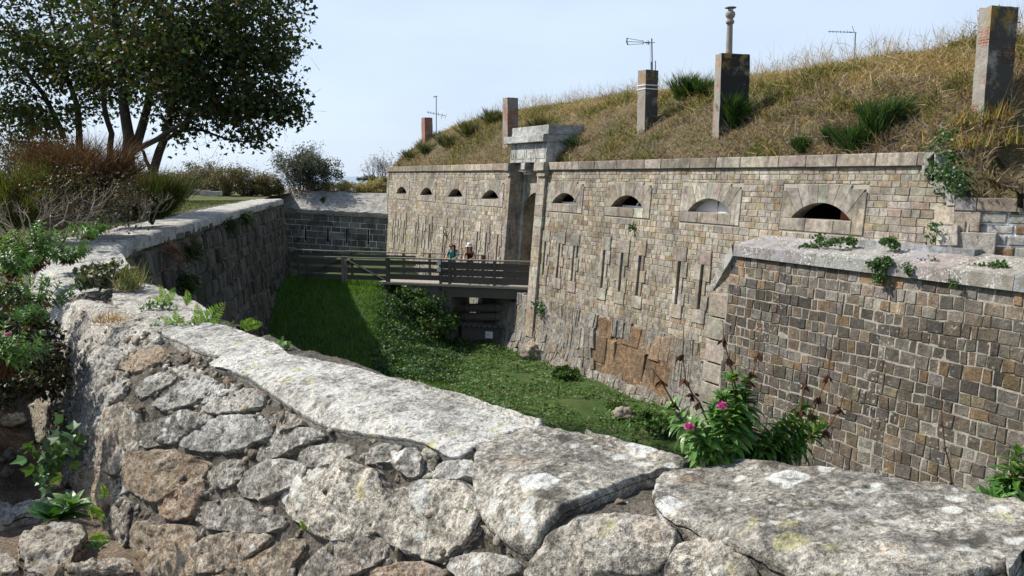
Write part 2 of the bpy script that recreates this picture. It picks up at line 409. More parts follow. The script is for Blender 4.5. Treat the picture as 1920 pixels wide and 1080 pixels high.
fort = empty('fort_wall', FS(0, ZR, 0), 'long sunlit fort wall of tan granite blocks with low arched windows, slits and a gate', 'fort'); fort['kind'] = 'thing'
excl = []
ZS, ZT = -1.10, -.68
wins = [(743, 763), (788, 812), (840, 869), (903, 936.5), (1035, 1083), (1145, 1207.5), (1287, 1373), (1481, 1599)]
wc = [(s_at(a, ZS)+s_at(b, ZS))/2 for a, b in wins]
ww = [(s_at(b, ZS)-s_at(a, ZS))/2 for a, b in wins]
print('wins', [round(x, 2) for x in wc], [round(x, 2) for x in ww])
for c in wc: excl.append((c-1.30, c+1.30, -1.42, -.22))
# loopholes
slits = [738.9, 748.5, 759.5, 781.5, 794.5, 807, 834, 849, 864.5, 897, 913.5, 935, 1024, 1050.7, 1078.3, 1135, 1168.5, 1201.7, 1276, 1319]
slit_s = [s_at(p, -2.62) for p in slits]
slit_parts = []
for i, s in enumerate(slit_s):
    rr = random.Random(i+40); tw = rr.uniform(.24, .34); o = rr.uniform(-.05, .08)
    top = (s-tw+o, s+tw+o, -2.62, -2.14-rr.uniform(0, .06)); bot = (s-.24, s+.30, -4.36, -3.95)
    pcs = [top, bot]
    for sd in (-1, 1):
        z = -2.62; k = rr.random() < .5
        while z > -3.94:
            hh = min(rr.uniform(.38, .5), z+3.95); 
            if z-hh+3.95 < .15: hh = z+3.95
            wd = .30 if k else .15; k = not k
            pcs.append((s+.062, s+.062+wd, z-hh, z) if sd > 0 else (s-.062-wd, s-.062, z-hh, z)); z -= hh
    slit_parts.append(pcs); excl += [(a, b, c, d) for a, b, c, d in pcs]; excl.append((s-.064, s+.064, -3.95, -2.62))
# the gate
gl, gr = s_at(962, -.1), s_at(1007, -.1, .12); pl, pr = s_at(952, -.1, .12), s_at(1022, -.1, .12)
print('gate', gl, gr, pl, pr)
excl.append((pl, pr, ZR-4, .55))
s_left, s_right = s_at(728, .3), s_at(1731, .3)
print('ends', s_left, s_right)
ZB = -5.25
def scarp_in(u, v):
    if u > s_right and v > .2-(u-s_right)*1.02: return False
    return v > ZB+.30*noise.noise(Vector((u*.9, 3, 7)))
mb = MB(); blocks(mb, FS, s_left+.32, s_right+1.15, -5.7, .17, (.135, .205), (.15, .42), .011, .009, (-.002, .010), palf(PAL), R, scarp_in, excl, -.06, .007)
mb.build('stone_wall', M_scarp, fort)
holes = [(c-.95, c+.95, ZS, ZT+.02) for c in wc]+[(s-.062, s+.062, -3.95, -2.62) for s in slit_s]+[(gl, gr, ZR-4, .5)]
mb = MB(); backing(mb, FS, s_left+.02, s_right, -8.2, .2, holes, -.012)
mb.add([FS(s_right, -8.2, -.03), FS(s_right+1.2, -8.2, -.03), FS(s_right+1.2, -1.0, -.03), FS(s_right, .1, -.03)], [(0, 1, 2, 3)])
mb.build('wall_core', M_mort, fort)
# left end quoins and chain
mb = MB(); z = .17; k = 0
while z > -7.5:
    hh = R.uniform(.42, .56); wd = .62 if k % 2 else .36
    bprism(mb, FS, s_left, s_left+.34, z-hh+.008, z, -.5, .03, GREY(R, 0, 0)); z -= hh; k += 1
mb.build('corner_chain', M_dress, fort)
# cornice
mb = MB(); blocks(mb, lambda u, v, h: FS(u, v, h), s_left-.05, pl-.04, .19, .5, (.31, .31), (.9, 1.5), .012, .015, (.09, .105), palf([((.42,.37,.29), 2), ((.36,.31,.25), 2), ((.40,.33,.2), 1)]), R, None, (), -.5)
mb.build('cornice', M_dress, fort); mb = MB()
blocks(mb, lambda u, v, h: FS(u, v, h), pr+.04, s_right+.1, .19, .5, (.31, .31), (.8, 1.6), .012, .015, (.09, .105), palf([((.40,.36,.31), 2), ((.33,.29,.25), 2), ((.27,.23,.2), 1)]), R, None, (), -.5)
mb.build('cornice', M_dress, fort)
# window surrounds, dark rooms and joinery
AR = (.94**2+.42**2)/(2*.42); AC = ZT-AR; AM = math.asin(.94/AR)
def arch(half=.94, n=18): return [(AR*math.sin(a), AC+AR*math.cos(a)) for a in [AM*(1-2*i/n) for i in range(n+1)]]
for i, c in enumerate(wc):
    FW = lambda u, v, h, c=c: FS(c+u, v, h)
    mb = MB(); rr = random.Random(i+5)
    for a, b in ((-1.29, -.45), (-.44, .42), (.43, .95)): bprism(mb, FW, a, b, -1.41, ZS, -.4, .022, GREY(rr, 0, 0))
    bprism(mb, FW, .96, 1.29, -1.41, -.79, -.4, .026, GREY(rr, 0, 0)); bprism(mb, FW, -1.29, -.955, ZS+.006, -.79, -.4, .02, GREY(rr, 0, 0))
    nv = 9; ang = [-AM+2*AM*k/nv for k in range(nv+1)]
    for k in range(nv):
        a0, a1 = ang[k], ang[k+1]; e = .004
        zt = -.24-(.16 if k in (0, 8) else .09 if k in (1, 7) else 0)
        sub = [(AR*math.sin(a), AC+AR*math.cos(a)) for a in [a0+(a1-a0)*q/3+ (e if q == 0 else -e if q == 3 else 0) for q in range(4)]]
        def outp(a):
            x = (zt-AC)*math.tan(a); 
            return (x, zt) if abs(x) < 1.28 else (math.copysign(1.28, x), AC+1.28/abs(math.tan(a)))
        o0, o1 = outp(a0+e), outp(a1-e); poly = sub+[o1]
        if (abs(o0[0]) >= 1.279) != (abs(o1[0]) >= 1.279): poly.append((math.copysign(1.28, o0[0]+o1[0]), zt))
        poly.append(o0)
        prism(mb, FW, poly[::-1], -.4, .018+.004*(k % 2), tuple(x*.92 for x in GREY(rr, 0, 0)))
    so = mb.build('window_surround', M_dress, fort)
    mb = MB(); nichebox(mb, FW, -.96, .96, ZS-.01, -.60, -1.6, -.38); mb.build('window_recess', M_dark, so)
    if i in (4, 5):
        mb = MB(); H = -.36
        for x0, x1 in ((-.75, .8),): mb.beam(FW(x0, ZS+.03, H), FW(x1, ZS+.03, H), .06, .06)
        mb.beam(FW(.42, ZS+.05, H), FW(.42, ZT-.06, H), .05, .05, NV); mb.beam(FW(.05, ZS+.05, H), FW(.40, ZT-.02, H), .04, .05, NV)
        mb.beam(FW(.75, ZS+.05, H), FW(.75, ZT-.24, H), .05, .05, NV)
        pts = [FW(x*.9, z-.03, H) for x, z in arch()]; mb.tube(pts[:12], .025, 4)
        mb.build('window_frame', M_white, so)
    if i == 6:
        for a, b in ((-.92, .05), (.06, .93)):
            mb = MB(); poly = [(a, ZS)]+[(b, ZS)]+[(x, z) for x, z in arch(n=40) if a <= x <= b]
            prism(mb, FW, poly, -.33, -.29, (.9,.9,.9)); mb.build('white_shutter', M_white, so)
    if i == 7:
        mb = MB(); prism(mb, FW, [(.25, ZS), (.62, ZS), (.62, ZT-.16), (.25, ZT-.02)], -.5, -.42); mb.build('brick_infill', M_brick, so)
        mb = MB(); mb.beam(FW(.62, ZS+.03, -.36), FW(.95, ZS+.03, -.36), .06, .06); mb.beam(FW(.66, ZS, -.36), FW(.66, ZT-.2, -.36), .05, .05, NV)
        prism(mb, FW, [(.67, ZS+.02), (.93, ZS+.02), (.67, ZT-.19)], -.45, -.42); mb.build('window_frame', M_white, so)
    if i in (0, 1, 2, 3):
        mb = MB(); mb.beam(FW(-.9, ZS+.03, -.3), FW(.9, ZS+.02, -.3), .05, .05); mb.beam(FW(.55, ZS, -.34), FW(.55, ZT-.1, -.34), .04, .04, NV); mb.build('window_frame', plain('worn_wood', (.3, .25, .16), .8) if i == 0 else bpy.data.materials['worn_wood'], so)
for i, pcs in enumerate(slit_parts):
    mb = MB(); rr = random.Random(i); s = slit_s[i]
    for a, b, c, d in pcs: bprism(mb, FS, a+.004, b-.004, c+.004, d-.004, -.3, rr.uniform(.03, .042), GREY(rr, 0, 0), .008)
    lo_ = mb.build('loophole', M_dress, fort)
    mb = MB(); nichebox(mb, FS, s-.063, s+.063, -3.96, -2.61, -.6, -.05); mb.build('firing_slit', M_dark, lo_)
# gate: pilasters, jambs, arched back wall, lintel, console, attic, slab
for a, b in ((pl, gl), (gr, pr)):
    z = -.06; k = 0; portal = MB()
    while z > -6.2:
        hh = R.uniform(.34, .46); bprism(portal, FS, a, b, z-hh+.008, z, -.6, .12+.004*(k % 2), GREY(R, 0, 0)); z -= hh; k += 1
    portal.build('gate_pilaster', M_dress, fort)
for a, b in ((pl-.12, gl+.03), (gr-.03, pr+.12)):
    mb = MB(); bprism(mb, FS, a+.1, b-.02, -.06, .17, -.5, .20, GREY(R, 0, 0)); bprism(mb, FS, a, b, .175, .5, -.5, .30, GREY(R, 0, 0))
    mb.build('gate_capital', M_dress, fort)
gm = (gl+gr)/2; ah = min(.92, (gr-gl)/2-.2); sz = -1.66
arcp = [(gm+ah*math.cos(a), sz+ah*math.sin(a)) for a in [math.pi*k/16 for k in range(17)]]
mb = MB(); HB = -.52
FB = lambda u, v, h: FS(u, v, h)
mb.add([FS(gl-.3, -8, HB), FS(gm-ah, -8, HB), FS(gm-ah, sz, HB), FS(gl-.3, sz, HB)], [(0, 1, 2, 3)], (.5, .47, .42))
mb.add([FS(gm+ah, -8, HB), FS(gr+.3, -8, HB), FS(gr+.3, sz, HB), FS(gm+ah, sz, HB)], [(0, 1, 2, 3)], (.5, .47, .42))
top = [(gr+.3, sz), (gr+.3, .3), (gl-.3, .3), (gl-.3, sz)]
n0 = len(arcp)
for k in range(16):
    (x0, z0), (x1, z1) = arcp[k], arcp[k+1]
    mb.add([FS(x0, z0, HB), FS(x0, .3, HB), FS(x1, .3, HB), FS(x1, z1, HB)], [(0, 1, 2, 3)], GREY(R, 0, 0))
mb.add([FS(gm+ah, sz, HB), FS(gr+.3, sz, HB), FS(gr+.3, .3, HB), FS(gm+ah, .3, HB)], [(0, 1, 2, 3)], (.5, .47, .42))
mb.add([FS(gl-.3, sz, HB), FS(gm-ah, sz, HB), FS(gm-ah, .3, HB), FS(gl-.3, .3, HB)], [(0, 1, 2, 3)], (.5, .47, .42))
pa = [(gm+ah, -8)]+arcp+[(gm-ah, -8)]
for (x0, z0), (x1, z1) in zip(pa, pa[1:]): mb.add([FS(x0, z0, HB), FS(x1, z1, HB), FS(x1, z1, HB-.6), FS(x0, z0, HB-.6)], [(0, 1, 2, 3)], (.33, .28, .2))
mb.build('gate_arch', M_dress, fort)
jc = palf([((.40,.37,.33), 2), ((.34,.29,.23), 1)])
for sx in (gl, gr):
    mb = MB()
    FJ = (lambda u, v, h: FS(gl+h, v, -u)) if sx == gl else (lambda u, v, h: FS(gr-h, v, -u))
    blocks(mb, FJ, .02, .52, -6, .12, (.36, .46), (.25, .3), .012, .01, (0, .01), jc, R, None, (), -.05)
    mb.build('gate_jamb', M_dress, fort)
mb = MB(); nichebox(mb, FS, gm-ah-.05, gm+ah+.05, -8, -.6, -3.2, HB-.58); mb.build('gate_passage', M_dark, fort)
mb = MB(); bprism(mb, FS, gl, gr, .14, .49, -.6, -.12, (.3, .28, .25)); 
for k, (zz, hh) in enumerate(((.33, .20), (.22, .12), (.12, .02))): bprism(mb, FS, gm-.17, gm+.17, zz-.11, zz+.16, -.5, hh, (.5, .48, .44))
mb.build('gate_lintel', M_dress, fort)
al, ar = s_at(957.5, .9, .14), s_at(1024.5, .9, .14)
mb = MB(); bprism(mb, FS, al, ar, .503, 1.30, -.9, .14, (.43, .43, .40))
at_ = mb.build('gate_attic', M_dress, fort)
mb = MB(); wd = ar-al
for f0, f1 in ((.03, .10), (.18, .42), (.46, .68), (.72, .97)):
    a, b = al+wd*f0, al+wd*f1; zt = 1.18; zb_ = .66
    for q in ((a, b, zt-.025, zt), (a, b, zb_, zb_+.025), (a, a+.02, zb_, zt), (b-.02, b, zb_, zt)): bprism(mb, FS, *q, .10, .158, (.42, .41, .38), .004)
mb.build('attic_panel', M_dress, at_)
mb = MB(); bprism(mb, FS, al+wd*.135, al+wd*.16, .51, 1.29, .1, .146, (.05, .05, .05), .002)
for row in (.99, .83):
    for k in range(4):
        x = al+wd*(.505+.032*k); mb.add([FS(x, row, .1425), FS(x+.03, row, .1425), FS(x+.03, row+.09, .1425), FS(x, row+.09, .1425)], [(0, 1, 2, 3)], (.16, .15, .14))
mb.build('carved_inscription', plain('weathered_carving', (.13, .125, .115), .9), at_)
sl, sr = s_at(945, 1.4, .36), s_at(1018.7, 1.45, .36)
mb = MB(); bprism(mb, FS, sl, sr, 1.305, 1.60, -1.5, .36, (.36, .365, .35), .02); bprism(mb, FS, sl+.3, sr+.02, 1.605, 1.97, -1.5, .16, (.38, .385, .365), .02)
mb.build('gate_cap_slab', ashlar('lichened_slab', lichen=.7, bump=.5, streak=.2), fort)
# sloped right-hand end: stepped quoins and the lower return wall
q = [(s_right+.08, .48), (s_right+.62, .48), (s_right+2.15, -.44), (s_right+2.15, -.74), (s_right+1.5, -.74), (s_right+.7, -.12), (s_right+.08, -.12)]
def ez(px, py, h=.06):          # wall point under a photo pixel
    r = ray(px, py); k = (P0.dot(NV)+h+BAT*ZR)/(Vector((r.x, r.y, 0)).dot(NV)+BAT*r.z); p = r*k
    return ((Vector((p.x, p.y, 0))-P0).dot(T), p.z)
mb = MB()
def wp(pxs, h0, h1, col): prism(mb, FS, [ez(*p, h1) for p in pxs], h0, h1, col)
wp([(1729, 327), (1751, 327), (1738, 300), (1752, 285.5), (1729, 285.5)], -.5, .10, (.38, .365, .33))
wp([(1749, 361), (1772, 361), (1752, 322), (1742, 305), (1752, 328)], -.5, .05, (.38, .365, .33))
wp([(1752, 327), (1752, 286), (1790, 369), (1790, 385), (1773, 385), (1772, 361)], -.5, .09, (.38, .365, .33))
wp([(1773, 386), (1789, 386), (1788, 421), (1751, 421), (1752, 386)], -.5, .06, (.42, .36, .28))
wp([(1757, 423), (1795, 423), (1795, 460), (1755, 460)], -.5, .10, (.38, .35, .30))
wp([(1740, 423), (1756, 423), (1754, 462), (1738, 462)], -.5, .04, (.34, .30, .24))
prism(mb, FS, [(s_right, .35), (s_right+1.0, -.1), (s_right+1.95, -.6), (s_right+1.95, -.78), (s_right, -.78)][::-1], -.8, -.35, (.10, .08, .055))
mb.build('sloped_coping', M_dress, fort)
rs, rz = ez(1790, 377); RP = FS(rs, -.6, .02); RT = Vector((.73, -.683, 0)); RN = Vector((-.683, -.73, 0))
def FR(u, v, h): p = Vector((RP.x, RP.y, 0))+RT*u+RN*(h+.06*(-.6-v)); return Vector((p.x, p.y, v))
mb = MB(); blocks(mb, FR, 0, 9, -.74, -.46, (.28, .28), (.7, .9), .012, .012, (.06, .07), palf([((.36,.36,.35), 1), ((.28,.24,.2), 1)]), R, None, (), -.5)
mb.build('return_wall_coping', M_dress, fort)
mb = MB(); blocks(mb, FR, -.1, 9, -3.6, -.75, (.2, .27), (.35, .7), .03, .025, (-.01, .03), palf([((.40,.40,.39), 4), ((.36,.35,.33), 2), ((.3,.2,.12), .7)]), R)
bprism(mb, FR, .0, .5, -1.16, -.76, -.3, .06, (.38, .32, .25)); bprism(mb, FR, -.05, .82, -1.75, -1.17, -.3, .10, (.38, .35, .30))
backing(mb, FR, -.2, 9, -8, -.7, ())
mb.build('return_wall', M_scarp, fort)
# rough rock face under the masonry: upright fractured slabs, a brown broken hollow in the middle
SA, SB = s_at(1112, -5.8), s_at(1266, -5.8)
def brownf(s, z):
    w_ = .35*noise.noise(Vector((s*.9, z*1.2, 3)))
    return smooth01((s-SA+w_)/.35)*smooth01((SB+w_-s)/.35)*smooth01((-5.12+w_*.6-z)/.2)*(1-smooth01((-6.9+w_-z)/.25))
def FRK(u, v, h):
    w_ = .32*noise.noise(Vector((u*.7, v*.5, 6)))+.16*noise.noise(Vector((u*2.6, v*.9, 2)))
    lean = .22*noise.noise(Vector((u*.5, v*.3, 9)))*(v+5)
    return FS(u+lean+.05*noise.noise(Vector((u*5, v*3, 1))), v+w_*smooth01((-5-v)/.5), h+.10*noise.noise(Vector((u*.8, v*.6, 4)))+.05+.55*smooth01((-6.6-v)/1.4)*(.5+noise.noise(Vector((u*.5, 1, 5)))))
def rcol(rnd, u, v):
    f = brownf(u, v); g = rnd.uniform(.75, 1.15)
    a = rnd.choice(((.30, .282, .252), (.26, .24, .21), (.33, .305, .26), (.27, .225, .17)))
    b = rnd.choice(((.25, .155, .085), (.22, .15, .095), (.28, .19, .115)))
    return tuple((x*(1-f)+y*f)*g for x, y in zip(a, b))
edge = lambda u: ZB+.30*noise.noise(Vector((u*.9, 3, 7)))
mb = MB(); blocks(mb, FRK, s_left, s_right-4.2, -8.3, -4.9, (.18, .8), (.06, .34), .003, .014, (-.015, .04), rcol, R, lambda u, v: v < edge(u)+.12 and brownf(u, v) < .45, (), -.3, .03)
blocks(mb, lambda u, v, h: FS(u+.1*noise.noise(Vector((u*2, v*2, 1))), v+.2*noise.noise(Vector((u*.9, v*.8, 5))), h+.12*noise.noise(Vector((u*1.1, v*.9, 4)))), SA-.6, SB+.6, -7.3, -4.95, (.45, .9), (.35, 1.2), .003, .03, (-.01, .07), rcol, R, lambda u, v: brownf(u, v) >= .25, (), -.4, .09)
G_ = [[FS(s0_, z_, .012+.05*(.5+noise.noise(Vector((s0_*1.4, z_*1.1, 7))))) for z_ in [-5.1-3.1*q/26 for q in range(27)]] for s0_ in [s_left+(s_right-4.2-s_left)*k/200 for k in range(201)]]
nb_ = len(mb.f); mb.grid(G_)
for k in range(nb_, len(mb.f)): c_ = mb.v[mb.f[k][0]]; i_, j_ = divmod(k-nb_, 26); mb.c[k] = rcol(R, s_left+(s_right-4.2-s_left)*i_/200, -5.1-3.1*j_/26)
mb.f = mb.f[:nb_]+[f for k, f in enumerate(mb.f[nb_:]) if -5.1-3.1*(k % 26)/26 < edge(s_left+(s_right-4.2-s_left)*(k//26)/200)]; mb.c = mb.c[:nb_]+[c for k, c in enumerate(mb.c[nb_:]) if -5.1-3.1*(k % 26)/26 < edge(s_left+(s_right-4.2-s_left)*(k//26)/200)]
t = NT('fractured_rock'); c = t.attr(); g = t.noise(7, 6, .7); f2 = t.noise(36, 4, .7)
c = t.mix(.75, c, t.mix(1, c, t.ramp(g, [(.35, .5), (.5, 1.0), (.65, 1.55)]), 'MULTIPLY')); c = t.mix(.6, c, t.mix(1, c, t.ramp(f2, [(.38, .5), (.62, 1.5)]), 'MULTIPLY'))
vs = t.noise(5, 6, .7, t.scale(t.pos, (1.5, 1.5, .25))); c = t.mix(t.math('MULTIPLY', t.ramp(vs, [(.53, 0.0), (.62, 1.0)]), .6), c, (.09, .075, .055)); c = t.mix(t.math('MULTIPLY', t.ramp(vs, [(.33, 1.0), (.4, 0.0)]), .5), c, (.45, .42, .36))
mb.build('rock_base', t.fin(c, t.bump(t.math('ADD', g, t.math('MULTIPLY', f2, .4)), 1, .08)), fort)

# ------------------------------------------------------------------ lower outwork wall in front of the scarp on the right
HB2 = .95; BB = .07
def FO(s, z, h):
    p = P0+T*s+NV*(h+HB2+BAT*(ZR+2)+BB*(-2-z)); return Vector((p.x, p.y, z))
def oz(px, py, h=0):
    r = ray(px, py); q = HB2+BAT*(ZR+2)+h-BB*2
    k = (P0.dot(NV)+q)/(Vector((r.x, r.y, 0)).dot(NV)+BB*r.z); p = r*k
    return ((Vector((p.x, p.y, 0))-P0).dot(T), p.z)
A_ = oz(1376, 459, .1); B_ = oz(1371, 479, .1); E_ = oz(1920, 553, .1); G_ = oz(1335, 546, .1); Q_ = oz(1360, 600)
bk = ez(1500, 446, 0); bk2 = ez(1830, 476, 0); bk0 = ez(1450, 444, 0)
print('outwork', A_, B_, E_, G_, Q_, 'back', bk, bk2, bk0)
ow = empty('outwork_wall', FO(A_[0], -7, 0), 'lower dark brown granite wall with pale joints and broad lichened coping, on the right', 'wall'); ow['kind'] = 'thing'
zc = A_[1]; zu = B_[1]; u0 = Q_[0]
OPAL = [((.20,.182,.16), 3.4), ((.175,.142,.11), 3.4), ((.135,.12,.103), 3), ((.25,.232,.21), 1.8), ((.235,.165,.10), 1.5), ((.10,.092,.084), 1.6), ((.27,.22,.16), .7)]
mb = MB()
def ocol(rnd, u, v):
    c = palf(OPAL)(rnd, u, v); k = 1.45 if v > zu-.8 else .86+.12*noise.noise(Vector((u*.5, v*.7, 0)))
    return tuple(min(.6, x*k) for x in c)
edge_s = lambda z: oz(1366-(-2.3-z)*0, 0) if False else u0
FOw = lambda u, v, h: FO(u+.012*noise.noise(Vector((u*3, v*5, 2))), min(zu, v+.035*noise.noise(Vector((u*.8, v*1.3, 4)))+.014*noise.noise(Vector((u*4, v*4, 9)))), h)
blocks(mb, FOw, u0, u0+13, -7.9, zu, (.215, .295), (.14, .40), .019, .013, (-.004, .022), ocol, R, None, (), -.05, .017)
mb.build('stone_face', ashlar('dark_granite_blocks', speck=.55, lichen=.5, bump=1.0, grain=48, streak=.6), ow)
mb = MB(); backing(mb, FO, u0-.02, u0+13, -8.2, zu+.02, (), -.006, 30); mb.add([FO(u0-.02, -8.2, -.012), FO(u0-.02, zu, -.012), FO(u0-.02, zu, -1.2), FO(u0-.02, -8.2, -1.2)], [(0, 1, 2, 3)])
mt = NT('rough_pale_mortar'); cc = mt.mix(mt.ramp(mt.noise(9, 6, .7), [(.3, 0.0), (.7, 1.0)]), (.24, .215, .175), (.50, .46, .39))
mb.build('mortar', mt.fin(cc, mt.bump(mt.noise(30, 5, .7), 1, .03)), ow)
# coping: cross-section front face + sloping top running back to the scarp
zb2 = bk[1]
xs = [A_[0]]; 
while xs[-1] < A_[0]+13: xs.append(xs[-1]+R.uniform(.75, 1.5))
mb = MB()
def topz(h): return zc+(zb2-zc)*min(1, max(0, (.1-h)/1.1))
for k, (a, b) in enumerate(zip(xs, xs[1:])):
    c = tuple(x*R.uniform(.9, 1.1) for x in (.335, .338, .305)); nA, nH = 8, 14
    G = []
    a2, b2 = a+.006, b-.006
    for i in range(nA+1):
        u = a2+(b2-a2)*i/nA; row = [FO(u, zu, -.02), FO(u, zu, .1)]
        for q in range(1, 4): row.append(FO(u, zu+(zc-zu)*q/3-.02*(q == 3), .1+.008*fbm((u*3, q, 4))))
        for j in range(nH+1):
            h = .09-(1.16)*j/nH; row.append(FO(u, topz(h)+.012*fbm((u*2.2, h*2.2, 1)), h))
        G.append(row)
    if k == 0:      # hipped left end
        for row in G[:1]:
            for j in range(5, len(row)): pass
    mb.grid(G, c); 
    for row in (G[0], G[-1]): mb.add(row+[FO(0, 0, 0)] if False else row, [tuple(range(len(row)))], c)
# raking coping at the left end
ga, gb = G_[0], A_[0]
def rk(f, h, up): 
    s = gb+(ga-gb)*f; z = zu+(G_[1]-zu)*f; return FO(s+(-.10 if up else 0)*1.0, z+(zc-zu if up else 0)*(1-.5*f), h)
Gr = []
for i in range(7):
    f = i/6
    hb = -1.05*(1-f)-.3*f
    Gr.append([rk(f, .02, False), rk(f, .1, False), rk(f, .1, True), rk(f, .1+(hb-.1)*.5, True), rk(f, hb, True)])
mb.grid(Gr[::-1], (.46, .45, .42)); mb.add(Gr[-1], [tuple(range(5))], (.46, .45, .42))
t = NT('lichened_coping'); c = t.attr(); g = t.noise(40, 4, .75)
c = t.mix(.6, c, t.mix(1, c, t.ramp(g, [(.3, .4), (.7, 1.5)]), 'MULTIPLY'))
st_ = t.noise(4.5, 6, .7, t.scale(t.pos, (1, 1, .6))); c = t.mix(t.ramp(st_, [(.45, 0.0), (.58, .85)]), c, (.21, .19, .15))
vw = t.voro(16, t.warp(14, .06)); l = t.math('MULTIPLY', t.ramp(vw['Distance'], [(.25, 1.0), (.4, 0.0)]), t.ramp(t.noise(2.1, 4), [(.42, 0.0), (.56, .9)]))
c = t.mix(l, c, (.66, .66, .62))
M_cop = t.fin(c, t.bump(t.math('ADD', g, t.noise(12, 5)), .8, .03))
mb.build('coping', M_cop, ow)
# grey corner blocks below the raking end, belonging to the scarp's salient
mb = MB(); z = -3.0; k = 0
pts = [(1331, 1366, 549, 593), (1327, 1363, 593, 632), (1326, 1354, 632, 668), (1322, 1354, 636, 678), (1318, 1341, 669, 713), (1316, 1340, 713, 748), (1312, 1338, 748, 790)]
qs = [(1333, 1366, 549, 592), (1329, 1350, 593, 634), (1325, 1355, 635, 676), (1320, 1342, 677, 713), (1315, 1338, 714, 752), (1311, 1334, 753, 795), (1307, 1330, 796, 840)]
for a, b, c_, d in qs:
    (sa_, za), (sb_, _), (_, zb_) = ez(a, c_, .3), ez(b, c_, .3), ez(a, d, .3)
    bprism(mb, FS, sa_, sb_+.25, zb_+.01, za, -.3, .32, GREY(R, 0, 0), .015)
mb.build('corner_quoins', ashlar('grey_granite', speck=.4, lichen=.2, bump=.5, grain=40, streak=.1), fort)
# low fillet stones where the outwork meets the scarp
mb = MB(); (fa, fz), (fb, fz2) = ez(1545, 462, .1), ez(1832, 470, .1)
for k in range(4):
    a = fa+(fb-fa)*k/4; b = fa+(fb-fa)*(k+1)/4
    prism(mb, lambda u, v, h: FS(v, u, h), [(zb2-.25, a), (zb2-.25, b-.01), (zb2+.09, b-.01), (zb2+.09, a)], -.1, .16, (.27, .28, .29))
mb.build('fillet_stones', M_dress, ow)
# ------------------------------------------------------------------ counterscarp wall: plan taken along its outer edge
edge_px = [(2120,1010,-1.0),(1980,975,-1.02),(1920,962,-1.03),(1733,925,-1.06),(1600,902,-1.09),(1487,876,-1.12),(1290,876,-1.18),(1180,830,-1.2),(1090,798,-1.2),(900,738,-1.2),(700,672,-1.2),(500,617,-1.2),(449,600,-1.2),(387,581,-1.2),(342,562,-1.2),(297,540,-1.2),(254,519,-1.2),(226,492,-1.2),(225,471,-1.2),(250,452,-1.2),(317,433,-1.2),(410,407,-1.2),(472,389,-1.2),(530,375,-1.2)]
ctrl = [atz(*p) for p in edge_px]
def resample(pts, step):
    out = []
    for i in range(len(pts)-1):
        p0, p1, p2, p3 = pts[max(i-1, 0)], pts[i], pts[i+1], pts[min(i+2, len(pts)-1)]
        n = max(1, int((p2-p1).length/step(p1)))
        for k in range(n):
            t = k/n; a = .5
            out.append(.5*((2*p1)+(p2-p0)*t+(2*p0-5*p1+4*p2-p3)*t*t+(3*p1-p0-3*p2+p3)*t**3))
    out.append(pts[-1]); return out
path = resample(ctrl, lambda p: .04 if p.y < 8 else .09 if p.y < 14 else .25)
def normals(path, k=6):
    out = []
    for i in range(len(path)):
        d = path[min(i+k, len(path)-1)]-path[max(i-k, 0)]; d.z = 0; d.normalize(); out.append(Vector((-d.y, d.x, 0)))   # to the left of the heading = camera side
    return out
pn = normals(path)
for _ in range(30): pn = [pn[0]]+[(a+b*2+c).normalized() for a, b, c in zip(pn, pn[1:], pn[2:])]+[pn[-1]]
arc = [0]
for a, b in zip(path, path[1:]): arc.append(arc[-1]+(b-a).length)
def width(p): return .72+.06*smooth01((p.y-3.5)/2)+.55*smooth01((p.y-9)/4)
def near(p): return 1-smooth01((p.y-9.5)/5)
def ground_far(p): return -1.28
prof = [(0.0,0.0),(.1,0.0),(.3,-.005),(.55,-.01),(.8,-.015),(.93,-.03),(1.0,-.06)]
slope = [(.03,-.09),(.07,-.16),(.11,-.24),(.15,-.32),(.19,-.42),(.23,-.52),(.27,-.62),(.31,-.72),(.35,-.82),(.39,-.94),(.43,-1.06),(.47,-1.2),(.52,-1.4),(.58,-1.7)]
mb = MB(); P = []; PP = []
for i, (p, n) in enumerate(zip(path, pn)):
    W = width(p); f = near(p); row = []
    row.append(p+Vector((0, 0, -.35))-n*.0)
    pts = [(a*W, z) for a, z in prof]+[(W+a, z*f+(-.02)*(1-f)) for a, z in slope]
    # refine
    fine = []
    for (a0, z0), (a1, z1) in zip(pts, pts[1:]):
        m = max(1, int(math.hypot(a1-a0, z1-z0)/(.03 if p.y < 8 else .07)))
        m = {True: m, False: m}[True]
        fine += [(a0+(a1-a0)*k/m, z0+(z1-z0)*k/m) for k in range(m)]
    fine.append(pts[-1]); PP.append(pts); 
    row += pts; P.append((p, n, row))
# regular grid: fixed subdivision per segment
SUB = [3,6,8,8,4,3]+[4]*len(slope)
G = []
for p, n, row in P:
    pts = row[1:]; L_ = [row[0]]; 
    L_.append(p+Vector((0, 0, -.06)))
    for si, ((a0, z0), (a1, z1)) in enumerate(zip(pts, pts[1:])):
        m = SUB[min(si, len(SUB)-1)]
        for k in range(m):
            t = k/m; L_.append(p+n*(a0+(a1-a0)*t)+Vector((0, 0, z0+(z1-z0)*t)))
    L_.append(p+n*pts[-1][0]+Vector((0, 0, pts[-1][1]))); G.append(L_)
smooth_body = MB(); smooth_body.grid(G); BODY = smooth_body.bvh()
for (p, n, _), row in zip(P, G):
    for j in range(0, 12):
        a = (row[j]-p).dot(n)
        if a < .12: row[j] = row[j]+n*(.12-max(a, -.02))+Vector((0, 0, -.03))
    for j in range(1, len(row)):
        q = row[j]; 
        if q.y < 16: row[j] = q+Vector((0, 0, 1))*(-.004+.035*fbm((q.x*3.1, q.y*3.1, q.z*3.1), 4)-.012)+Vector((-.5, -.5, .5))*.03*fbm((q.x*11, q.y*11, q.z*11+5), 4)
